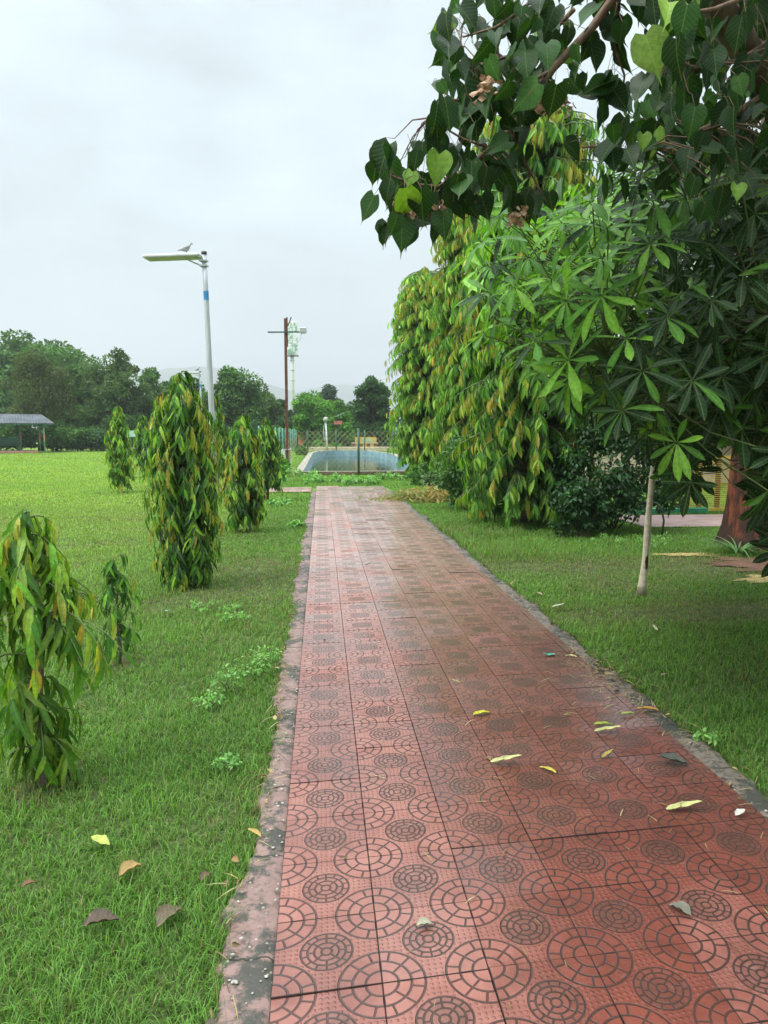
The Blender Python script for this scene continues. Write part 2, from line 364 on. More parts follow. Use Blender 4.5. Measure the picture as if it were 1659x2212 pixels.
o = grid('cross_path', -3.3, PX0 - .14, CROSS0, CROSS1, .012, PATHM, 40, 6); tag(o, 'pinkish tiled path crossing left at the far end of the main path')

# broken edging strips
def kerbmat(name, a, b, dark, pink):
    m = M(name, .6); n1 = m.noise(3.5, 6, .65); n2 = m.noise(22, 5, .7); n3 = m.noise(80, 3)
    X, Y, Z = m.xyz(); seg = ((Y + n1 * .12) / .52).fract(); crack = (seg - .5).abs().sstep(.487, .497)
    c = m.mix(n2.sstep(.4, .62), a, b); c = m.mix((n1 * .7 + n2 * .45).sstep(.53, .64), c, dark); c = m.mix((n1 * -.5 + n2 * .6 + .3).sstep(.5, .62, 0, .5), c, pink)
    c = m.mix(crack, c, (.03, .028, .02)); v = m.vor(38); pe = N(m.t, v.outputs['Distance']).sstep(.2, .26, 1, 0) * n2.sstep(.52, .6)
    c = m.mix(pe * .8, c, (.38, .34, .27)); m.base(c); m.bump(n1 * 1. + n2 * .8 + n3 * .2 + pe * .7 - crack * .5, .8, .008); return m.m
KL = kerbmat('pink_concrete_edging', (.25, .155, .135), (.185, .12, .105), (.055, .052, .042), (.34, .25, .22))
KR = kerbmat('grey_stone_edging', (.18, .145, .12), (.11, .095, .08), (.05, .05, .04), (.33, .26, .22))
def strip(name, fo, xi, mat, y0, y1, z, label, sgn):
    ny = 700; ys = np.linspace(y0, y1, ny); r = np.random.default_rng(4); jit = np.convolve(r.normal(0, .012, ny), np.ones(4) / 4, 'same') + .012 * (np.sin(ys * 17 + 3 * np.sin(ys * 3)) > .86) * -sgn * -1
    xo = fo(ys) + jit * 1.6; n = 7; V = []
    hz = z - .004 + .003 * np.sin(ys * 5) + np.convolve(r.normal(0, .006, ny), np.ones(4) / 4, 'same')
    for k in range(n):
        t = (0, .05, .12, .35, .6, .85, 1)[k]; x = xo + (xi - xo) * t; zz = hz + r.normal(0, .0016, ny) - .05 * (k == 0) - .007 * (k == 1) - .008 * (k == n - 1); V.append(np.stack([x, ys, zz], -1))
    V = np.stack(V, 1).reshape(-1, 3); i, j = np.meshgrid(np.arange(n - 1), np.arange(ny - 1)); a = (j * n + i).ravel()
    F = np.stack([a, a + 1, a + n + 1, a + n], 1)
    if sgn > 0: F = F[:, ::-1]
    return tag(npmesh(name, V, F, mat), label, kind='structure')
strip('kerb', kerb_l, PX0 - .001, KL, -3, 19.1, .013, 'broken pinkish concrete edging along the left side of the path', -1)
strip('kerb', kerb_r, PX1 + .001, KR, -3, 19.0, .016, 'mossy grey stone edging along the right side of the path', 1)
# pebbles showing in the edging
rg = np.random.default_rng(12); PEB = simple('river_pebbles', (.42, .39, .33), (.25, .23, .2), .5, 40, .2); mb = MB()
for i in range(260):
    y = 1.4 + 9 * rg.random() ** 1.6
    x = rg.uniform(kerb_l(y) + .025, PX0 - .008) if rg.random() < .8 else rg.uniform(1.79, 1.86)
    s = rg.uniform(.003, .0085) * (1 + (rg.random() < .06) * 1.0); rz = rg.uniform(0, 3); v = []; fa = rg.uniform(.6, 1)
    for k, (zz, q) in enumerate(((-.3, .8), (.2, 1), (.62, .62))):
        for t in range(7): aa = t / 7 * 6.283; xx, yy = q * (1 + .22 * math.sin(2 * aa + i) + .15 * math.sin(3 * aa + 2 * i)) * math.cos(aa), q * fa * math.sin(aa); v.append((x + s * (xx * math.cos(rz) - yy * math.sin(rz)), y + s * (xx * math.sin(rz) + yy * math.cos(rz)),   .0135 + s * zz * .55))
    v.append((x, y, .0135 + s * .4)); f = [(k * 7 + t, k * 7 + (t + 1) % 7, k * 7 + 7 + (t + 1) % 7, k * 7 + 7 + t) for k in (0, 1) for t in range(7)] + [(14 + t, 14 + (t + 1) % 7, 21) for t in range(7)]
    mb.add(v, f)
tag(mb.build('pebbles', PEB, smooth=True), 'small pale pebbles showing in the worn edging', kind='stuff')

# ---------------------------------------------------------------- paving beyond the right-hand trees
m = M('pink_block_paving', .7); n1 = m.noise(4, 5); X, Y, Z = m.xyz()
jt = ((X * 5).fract() - .5).abs().sstep(.46, .49).mx((((Y * 9).fract() - .5).abs()).sstep(.44, .49))
c = m.mix(n1.sstep(.4, .6), (.25, .15, .135), (.32, .21, .19)); c = m.mix(jt * .6, c, (.12, .09, .07)); m.base(c); m.bump(jt * -1 + n1, .5, .005); PINK = m.m
o = grid('side_pavement', 5.4, 16, 11.5, 13.2, .0, PINK, 12, 4); tag(o, 'pinkish block pavement behind the right-hand trees')
def dirtmat(name, a, b):
    m = M(name, .9, .2); n1 = m.noise(3, 5); n2 = m.noise(60, 5, .7); m.base(m.mix((n1 * .5 + n2 * .6).sstep(.4, .65), a, b)); m.bump(n1 + n2, 1, .02); return m.m
def blob(name, cx, cy, rx, ry, z, mat, label, seed, rz=0):
    r = np.random.default_rng(seed); n = 160; mb = MB(); V = [(cx, cy, z + .01)]; jt_ = np.convolve(r.normal(0, .25, n), np.ones(3) / 3, 'same')
    for k in range(n):
        a = k / n * 2 * math.pi; q = 1 + .12 * math.sin(3 * a + seed) + .08 * math.sin(7 * a + seed * 2) + jt_[k]; x, y = rx * q * math.cos(a), ry * q * math.sin(a)
        V.append((cx + x * math.cos(rz) - y * math.sin(rz), cy + x * math.sin(rz) + y * math.cos(rz), z))
    mb.add(V, [(0, 1 + k, 1 + (k + 1) % n) for k in range(n)]); return tag(mb.build(name, mat), label, kind='structure')
blob('bare_earth', 5.75, 8.1, 1.1, .45, -.014, dirtmat('reddish_earth', (.13, .07, .045), (.2, .11, .075)), 'patch of bare reddish earth at the foot of the rusty red trunk', 2, -.2)
blob('sand_patch', 5.0, 7.35, .5, .2, -.016, dirtmat('yellow_sand', (.42, .31, .12), (.5, .38, .17)), 'yellow sandy patch at the right edge of the lawn', 3, .1)
blob('sand_patch', 4.75, 8.95, .45, .12, -.018, dirtmat('yellow_sand', (.42, .31, .12), (.5, .38, .17)), 'thin yellowish sandy streak before the rusty red trunk', 5)

# ---------------------------------------------------------------- grass
TREES_L = [G(95, 1690)[:2], G(258, 1430)[:2], G(405, 1270)[:2], G(262, 1065)[:2], G(530, 1150)[:2], G(575, 1080)[:2]]
def grass_field():
    r = np.random.default_rng(7); Vs = []; Fs = []; Cs = []; off = 0
    bands = [(.6, 2.6, 12000, .055, .0042, 3), (2.6, 4, 8500, .056, .0048, 3), (4, 6.5, 5200, .055, .006, 2), (6.5, 10, 3200, .052, .008, 2),
             (10, 16, 1700, .05, .011, 2), (16, 26, 760, .055, .02, 1), (26, 42, 300, .06, .035, 1), (42, 66, 110, .07, .06, 1)]
    tan = (CW / 2 + 40) / FP
    for y0, y1, dens, L, W, seg in bands:
        xa = -y1 * tan - 2.4 + y1 * .0866; xb = y1 * tan + 2. + y1 * .0866; xb = min(xb, 16)
        n = int((xb - xa) * (y1 - y0) * dens); x = r.uniform(xa, xb, n); y = r.uniform(y0, y1, n)
        rx = x * cy_ - y * sy_; rz = x * sy_ + y * cy_
        k = np.abs(rx) < rz * (CW / 2 / FP) + 2.2
        kl, kr = kerb_l(y), kerb_r(y); ed = r.normal(0, .012, n)
        onpath = (x > kl + .012 + ed) & (x < kr + .02 + ed) & (y < CROSS1 + .1)
        oncross = (x > -3.3) & (x < 1.9) & (y > CROSS0 - .02) & (y < CROSS1 + .03)
        inpool = (x > -1.1) & (x < 5.3) & (y > 26.8) & (y < 59.8)
        pav = (x > 5.4) & (y > 11.5) & (y < 13.2)
        shed = (x < -20.5) & (y > 57.6 + (x + 20.9) * .44)
        k &= ~(onpath | oncross | inpool | pav | shed)
        def ell(cx, cy, ax, ay, soft=.5): return np.exp(-(((x - cx) / ax) ** 2 + ((y - cy) / ay) ** 2))
        # thin, straw-coloured worn places
        worn = ell(3.8, 5.95, 2.2, .33) * 1.15 + ell(2.9, 8.3, 1.7, .6) * 1.0 + ell(5.7, 8.1, 1.2, .5) * 1.3 + ell(-.65, 7.5, .45, 2.2) * .55 + ell(5, 7.3, .55, .25) * 1.4 + ell(2.2, 9.8, .6, .8) * .4
        for tx, ty in TREES_L: worn = worn + ell(tx, ty, .16, .16) * .9
        worn = worn + np.clip(smooth_noise(x, y, 5, 3.1) - .2, 0, 1) * 1.0 * (y < 14) + np.clip(smooth_noise(x, y, 15, 1.1) - .3, 0, 1) * 1.1
        k &= r.random(n) > np.clip(worn * .62, 0, .93)
        x, y, worn = x[k], y[k], worn[k]; n = len(x)
        z = -.025 + .012 * smooth_noise(x, y, 3, .9)
        tuft = smooth_noise(x, y, 8, 14.) * .5 + smooth_noise(x, y, 9, 5.) * .6
        ln = L * r.uniform(.55, 1.35, n) * (1 + .45 * tuft) * np.where(worn > .5, .75, 1)
        tall = (x > 1.95) & (x < 3.2) & (y > 8.5) & (y < 12.5); ln = np.where(tall, ln * 1.9, ln)
        edge = ((x > kerb_l(y) - .09) & (x < 0)) | ((x < kerb_r(y) + .09) & (x > 1.5)); ln = np.where(edge & (y < 18), ln * 1.25, ln)
        az = r.uniform(0, 6.283, n) + .8 * smooth_noise(x, y, 10, 6.); lean = r.uniform(.2, 1.35, n)
        dx, dy = np.cos(az), np.sin(az); wx, wy = -dy, dx; wd = W * r.uniform(.7, 1.3, n) * .5
        pts = []
        for s in range(seg + 1):
            t = s / seg; out_ = ln * (np.sin(lean) * t * (.55 + .45 * t)); up = ln * np.cos(lean * t) * t; ww = wd * (1 - t * .92) if seg > 1 else wd * (1 - t * .7)
            cx, cy, cz = x + dx * out_, y + dy * out_, z + up
            pts += [np.stack([cx - wx * ww, cy - wy * ww, cz], -1), np.stack([cx + wx * ww, cy + wy * ww, cz], -1)]
        V = np.stack(pts, 1).reshape(-1, 3); m_ = 2 * (seg + 1); b = (np.arange(n) * m_)[:, None, None]
        F = (np.array([(2 * s, 2 * s + 1, 2 * s + 3, 2 * s + 2) for s in range(seg)])[None] + b).reshape(-1, 4) + off; off += len(V)
        g1 = np.array((.17, .38, .058)); g2 = np.array((.28, .52, .085)); far = np.array((.38, .54, .10)); straw = np.array((.36, .30, .13)); deep = np.array((.05, .15, .028))
        q = r.random((n, 1)); c = g1 * (1 - q) + g2 * q
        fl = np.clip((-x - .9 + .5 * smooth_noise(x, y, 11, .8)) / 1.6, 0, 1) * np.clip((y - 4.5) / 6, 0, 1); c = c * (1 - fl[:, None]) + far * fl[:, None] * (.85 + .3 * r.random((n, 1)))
        pt = np.clip(.5 + smooth_noise(x, y, 12, 1.7) * .8, 0, 1)[:, None] * .35; c = c * (1 - pt) + deep * pt * np.where(fl[:, None] > .5, 2.4, 1)
        sm = (r.random(n) < .05 + worn * .55); c[sm] = straw * r.uniform(.6, 1.2, (int(sm.sum()), 1))
        Vs.append(V); Fs.append(F); c = c * r.uniform(.6, 1.4, (n, 1)); shade_grad = np.repeat(np.linspace(.45, 1.2, seg + 1), 2); Cs.append((c[:, None, :] * shade_grad[None, :, None]).reshape(-1, 3))  # dark base to bright tip: shade between blades put into the colour
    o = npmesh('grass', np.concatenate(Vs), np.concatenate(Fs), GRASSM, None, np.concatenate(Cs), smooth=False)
    tag(o, 'short fine green lawn grass on both sides of the path', kind='stuff'); print('grass faces', sum(map(len, Fs)))
grass_field()

# ---------------------------------------------------------------- ashoka (mast) trees
GREENS = np.array([(.035, .12, .018), (.07, .21, .024), (.15, .34, .035), (.02, .07, .015), (.27, .44, .045)])
NEWC = np.array([(.60, .42, .08), (.52, .54, .07), (.64, .60, .14), (.42, .60, .08)])
def mast_tree(name, label, loc, height, rfun, nb, leafL, seed, z0=.1, newf=.3, lod=0, perb=16, trunk_r=.02, extra=None, group=None, stems=1, greens=None, lean=(0, 0), spread=1., var=(.75, 1.15), tmin=.18, dn0=.7):
    r = np.random.default_rng(seed); t = thing(name, label, 'tree', (float(loc[0]), float(loc[1]), -.02), 0, group)
    mb = MB(); 
    for s in range(stems):
        a = s * 2.4 + seed; ox, oy = (0.0, 0.0) if s == 0 else (.035 * math.cos(a), .035 * math.sin(a)); hh = height * (1 if s == 0 else .85)
        k = np.linspace(0, 1, 7); mb.tube([(ox * 2 * q + lean[0] * q * height + .012 * math.sin(q * 9 + s), oy * 2 * q + lean[1] * q * height, hh * .97 * q) for q in k], trunk_r * (1 - .8 * k) + .003, 8)
    mb.build('trunk', BARK, t, True)
    P = []; D = []; NN = []; S = []; C = []; br = MB(); gr = GREENS if greens is None else greens
    specs = [(z0 + (height - z0) * ((i + .5) / nb) ** .93, i * 2.39996 + r.uniform(-.4, .4), None) for i in range(nb)]
    specs += [(height + .04 + .05 * r.random(), a_, rfun(height) * .8 + .02) for a_ in (0.3, 2.4, 4.5)] + [(height - .1 + .06 * k_, 1.9 * k_, .08 * height ** .5) for k_ in range(3)]
    if extra: specs += extra
    for z, az, rr in specs:
        Rr = rfun(z) * r.uniform(*var) if rr is None else rr; o = np.array((math.cos(az), math.sin(az), 0)); s0 = np.array((lean[0] * z, lean[1] * z, z))
        L = Rr; dr = Rr * r.uniform(.35, .95) * spread; up = Rr * r.uniform(.1, .45)
        ks = np.linspace(0, 1, 6); pts = np.array([s0 + o * L * q + np.array((0, 0, up * math.sin(q * 2.2) * 1. - dr * q * q)) for q in ks])
        if lod < 2: br.tube(pts, np.linspace(max(.0025, trunk_r * .28), .0015, 6), 4, False)
        n = max(3, int(perb * 1.6 * r.uniform(.75, 1.2))); tt = np.sort(r.uniform(tmin, 1, n)); sd_ = np.cross(o, (0, 0, 1.))
        f0 = (z - z0) / (height - z0 + .01); tip_new = r.random() < newf * (.35 + 1.15 * f0)
        for j, q in enumerate(tt):
            x = q * 5; i0 = min(4, int(x)); p = pts[i0] * (1 - (x - i0)) + pts[i0 + 1] * (x - i0); tg = norm(pts[i0 + 1] - pts[i0])
            side = 1 if j % 2 else -1; dn = r.uniform(dn0, dn0 + 1)
            d = tg * r.uniform(.2, .7) + sd_ * side * r.uniform(.25, .85) + np.array((0, 0, -dn)) + r.normal(0, .14, 3)
            new = tip_new and q > .6 and r.random() < .8; sc = leafL * r.uniform(.7, 1.2)
            if new: d = tg * .15 + np.array((0, 0, -1.5)) + r.normal(0, .16, 3); sc *= .95
            P.append(p + r.normal(0, .006, 3)); D.append(d); NN.append(o * .9 + np.array((0, 0, .55)) + r.normal(0, .35, 3)); S.append(sc)
            if new: C.append(NEWC[r.integers(0, 4)] * r.uniform(.8, 1.15))
            else:
                cc = gr[r.integers(0, len(gr))]; f_ = (z - z0) / (height - z0); C.append(cc * (.8 + .3 * f_) * (.34 + 1.15 * q))  # tips as young leaves, inner ones darkened to paint shaded gaps in the crown
    if lod < 2: br.build('branches', TWIG, t, True)
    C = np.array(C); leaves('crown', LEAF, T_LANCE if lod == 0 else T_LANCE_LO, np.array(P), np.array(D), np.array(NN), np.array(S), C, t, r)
    return t
def prof(*pts):
    zs = [p[0] for p in pts]; rs = [p[1] for p in pts]; return lambda z: float(np.interp(z, zs, rs))
gL = 'young mast trees planted along the left lawn'; gR = 'tall weeping mast trees right of the path'
p1 = G(95, 1690)
mast_tree('mast_tree', 'nearest sapling at the left edge with bare lower stem and two leaf whorls', p1, 1.17, prof((.5, .24), (.8, .34), (1.05, .22), (1.2, .05)), 36, .15, 3, z0=.66, newf=.6, perb=7, greens=GREENS[[1, 2, 4, 2, 4]], trunk_r=.02, stems=2, group=gL,
          extra=[(.10 + .035 * i, i * 1.9, .17) for i in range(10)] + [(.72, -.35, .46), (.75, -.5, .42), (.70, -.15, .36), (.68, 3.4, .4), (.6, 3.0, .36), (.62, 2.4, .3), (.42, -1.2, .10), (.5, 1.0, .12), (.5, -1.9, .2)])
mast_tree('mast_tree', 'small dark sapling standing in the grass behind the nearest sapling', G(258, 1428), .66, prof((.1, .16), (.35, .19), (.6, .12), (.7, .03)), 20, .11, 8, z0=.12, newf=.06, perb=5, trunk_r=.009, group=gL, greens=GREENS[[0, 1, 0, 2]], spread=.7)
mast_tree('mast_tree', 'largest bushy mast tree on the left lawn with orange young leaves at its top', G(405, 1262), 2.12, prof((.1, .2), (.35, .32), (.9, .37), (1.5, .42), (1.9, .32), (2.15, .08)), 230, .15, 12, z0=.14, newf=.36, perb=13, trunk_r=.03, group=gL, stems=2)
mast_tree('mast_tree', 'slim yellow-green mast tree standing alone farthest out on the left lawn', G(262, 1063), 2.2, prof((.2, .25), (.6, .36), (1.2, .4), (1.7, .3), (2.1, .15), (2.3, .04)), 85, .19, 14, z0=.3, newf=.38, lod=1, perb=12, trunk_r=.03, group=gL, greens=GREENS[[1, 2, 4, 4, 0]])
mast_tree('mast_tree', 'medium mast tree just right of the largest one on the left lawn', G(530, 1146), 1.8, prof((.2, .26), (.6, .34), (1.1, .36), (1.5, .3), (1.85, .06)), 95, .17, 21, z0=.2, newf=.3, lod=1, perb=12, trunk_r=.025, group=gL)
mast_tree('mast_tree', 'mast tree closest to the crossing path on the left with a bare foot', G(578, 1082), 1.85, prof((.3, .3), (.8, .38), (1.3, .36), (1.6, .26), (1.9, .06)), 90, .18, 23, z0=.38, newf=.3, lod=1, perb=12, trunk_r=.03, group=gL)
pz = G(312, 1030)
mast_tree('mast_tree', 'small mast tree half hidden behind the left side of the largest one', AT(312, 1010, 26) * (1, 1, 0), 2.15, prof((.3, .3), (1.2, .42), (1.8, .3), (2.2, .05)), 60, .22, 25, z0=.4, newf=.25, lod=1, perb=10, trunk_r=.03, group=gL)
mast_tree('mast_tree', 'mast tree hidden behind the right side of the largest one', AT(470, 1050, 20) * (1, 1, 0), 2.55, prof((.3, .3), (1.2, .38), (2.1, .3), (2.6, .05)), 60, .2, 26, z0=.4, newf=.25, lod=1, perb=10, trunk_r=.03, group=gL)
big = dict(lod=1, group=gR, spread=.55, var=(.6, 1.2), tmin=.45, dn0=1.)
mast_tree('mast_tree', 'farthest tall mast tree of the right row beside the pool', (3.75, 25.6), 7.1, prof((.3, .9), (1.5, 1.25), (3.5, 1.3), (5, 1.25), (6.7, 1.15), (7.2, .75)), 800, .27, 31, z0=.35, newf=.45, perb=16, trunk_r=.14, greens=GREENS[[1, 2, 4, 2, 4]], **big)
mast_tree('mast_tree', 'middle tall mast tree of the right row with a slender top', (3.85, 18.6), 8.2, prof((.3, .8), (1.5, 1.0), (4, 1.0), (6.5, .95), (8.1, .5)), 700, .25, 33, z0=.35, newf=.45, perb=17, trunk_r=.12, greens=GREENS[[1, 2, 4, 2]], **big)
mast_tree('mast_tree', 'nearest and tallest mast tree of the right row rising behind the spreading leaves', (3.6, 12.3), 6.9, prof((.2, 1.), (1.2, 1.25), (3, 1.15), (5, 1.2), (6.4, 1.1), (7.0, .4)), 860, .24, 35, z0=.2, newf=.4, perb=18, trunk_r=.12, greens=GREENS[[0, 1, 2, 1, 4]], **big)

# ---------------------------------------------------------------- devil tree (whorled leaves) at the right
def devil_tree():
    r = np.random.default_rng(41); base = G(1385, 1283)
    t = thing('whorled_leaf_tree', 'tree with slender pale trunk and dark whorled leaves filling the right side', 'tree', (base[0], base[1], -.02))
    m = M('pale_bark', .8, .3); n1 = m.noise(22, 6, .7); n2 = m.noise(5, 4); X, Y, Z = m.xyz()
    c = m.mix(n1.sstep(.45, .65), (.56, .50, .38), (.40, .33, .22)); c = m.mix(n2.sstep(.6, .7, 0, .6), c, (.30, .24, .15))
    sc = (((X - .03) * 24) * ((X - .03) * 24) + ((Z - .33) * 7.5) * ((Z - .33) * 7.5) + (Y + .03)._m('MAXIMUM', 0.) * 40.)._m('SQRT') + n1 * 1.2
    c = m.mix(sc.sstep(1.05, 1.2, 1, 0), c, (.05, .022, .014)); c = m.mix(Z.sstep(0, .13, .7, 0), c, (.18, .13, .08)); m.base(c); m.bump(n1 + n2, .9, .01)
    tr = MB(); ks = np.linspace(0, 1, 15); pts = [(.07 * q + .007 * math.sin(q * 9), -.1 * q + .006 * math.sin(7 * q), 1.95 * q) for q in ks]
    tr.tube(pts,     .033 - .008 * ks + .02 * np.exp(-ks * 22) + .003 * np.sin(ks * 23), 12); tr.build('trunk', m.m, t, True)
    top = np.array(pts[-1]) + base + (0, 0, -.02)
    poly = [(1060, 400), (1040, 470), (1030, 560), (1020, 610), (1035, 680), (1050, 740), (1110, 780), (1170, 820), (1250, 850), (1290, 880), (1340, 900), (1380, 925), (1425, 950), (1435, 1050), (1500, 1060), (1515, 990), (1560, 930), (1625, 940), (1650, 1100), (1690, 1190), (2050, 1200), (2050, 250), (1420, 330), (1320, 390), (1230, 440), (1130, 440)]
    cens = [np.array((2.3, 4.1, 2.35)), np.array((3.4, 5.6, 2.6))]
    P = r.uniform((.5, 2.7, .75), (5.4, 7., 5.), (22000, 3)); q, z = proj(P)
    e1 = (((P - (2.35, 4.1, 2.3)) / (1.9, 1.45, 1.75)) ** 2).sum(1); e2 = (((P - (3.6, 5.3, 2.7)) / (1.8, 1.7, 1.9)) ** 2).sum(1)
    k = ((e1 < 1) | (e2 < 1)) & inpoly(q, poly) & (z > 2.5)
    P = P[k]; q = q[k]; e = np.minimum(e1, e2)[k]; k = (r.random(len(P)) < np.where(e < .35, .45, 1.)); P, q = P[k], q[k]
    sel = []; cell = {}
    for i, p in enumerate(P):
        key = tuple((p / .2).astype(int)); near = False
        for a in (-1, 0, 1):
            for b in (-1, 0, 1):
                for c_ in (-1, 0, 1):
                    for j in cell.get((key[0] + a, key[1] + b, key[2] + c_), ()):
                        if ((P[j] - p) ** 2).sum() < .135 ** 2: near = True
        if not near: cell.setdefault(key, []).append(i); sel.append(i)
    P = P[sel]; print('whorls', len(P))
    core = np.array((3.0, 4.9, 2.3)); limbs = MB(); tw = MB(); ends = []; samp = []
    for i in range(60):
        e = P[r.integers(0, len(P))]; e = core + (e - core) * .85; mid = (top + e) / 2 + r.normal(0, .15, 3) + (0, 0, .25)
        ks = np.linspace(0, 1, 9); c_ = [(1 - q) ** 2 * top + 2 * q * (1 - q) * mid + q * q * e for q in ks]; limbs.tube(np.array(c_) - base - (0, 0, -.02), np.linspace(.02, .005, 9), 5); samp += c_[2:]
    samp = np.array(samp); LP = []; LD = []; LN = []; LS = []; LC = []
    cols = np.array([(.009, .038, .007), (.012, .052, .008), (.07, .20, .02), (.15, .33, .03), (.007, .032, .006)])
    qq, zz = proj(P)
    for i, p in enumerate(P):
        s = samp[np.argmin(((samp - p) ** 2).sum(1))]; ax = norm(norm(p - s) + norm(p - core) * .6 + np.array((-.35, -.05, .75)) + r.normal(0, .33, 3))
        mid = (s + p) / 2 - (0, 0, .05); tw.tube(np.array([s, mid, p - ax * .02, p + ax * .01]) - base - (0, 0, -.02), (.004, .0035, .003, .003), 4, False)
        n = r.integers(6, 10); u = norm(np.cross(ax, (0.3, .2, 1))); v = np.cross(ax, u); sz = r.uniform(.12, .195)
        lit_tint = np.clip((1.8 + (p[1] - 3.5) * .3 - p[0]) / .55 + r.normal(0, .15), 0, 1) * np.clip((p[2] - 1.45) / .5, .15, 1); a0 = r.uniform(0, 6.28); new = r.random() < .05 + .75 * lit_tint  # light painted into leaf colours: paler young tones left and high, darker elsewhere
        for j in range(n):
            a = a0 + j * 6.283 / n + r.normal(0, .12); rad = math.cos(a) * u + math.sin(a) * v; el = r.uniform(-.05, .6)
            d = rad * math.cos(el) + ax * math.sin(el) + np.array((0, 0, -.3)) + r.normal(0, .07, 3)
            LP.append(p + rad * .006); LD.append(d); LN.append(ax + np.array((0, 0, .5)) + r.normal(0, .1, 3)); LS.append(sz * r.uniform(.8, 1.12))
            ci = r.integers(2, 4) if new else (0, 1, 4, 0, 1, 4, 2)[r.integers(0, 7)]; LC.append(cols[ci] * (1 + .5 * lit_tint) * (1. if lit_tint > 0 or not new else .5))
    limbs.build('limbs', BARK, t, True); tw.build('twigs', TWIG, t, True)
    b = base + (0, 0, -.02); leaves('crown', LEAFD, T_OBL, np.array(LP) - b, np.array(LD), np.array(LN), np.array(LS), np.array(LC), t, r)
devil_tree()

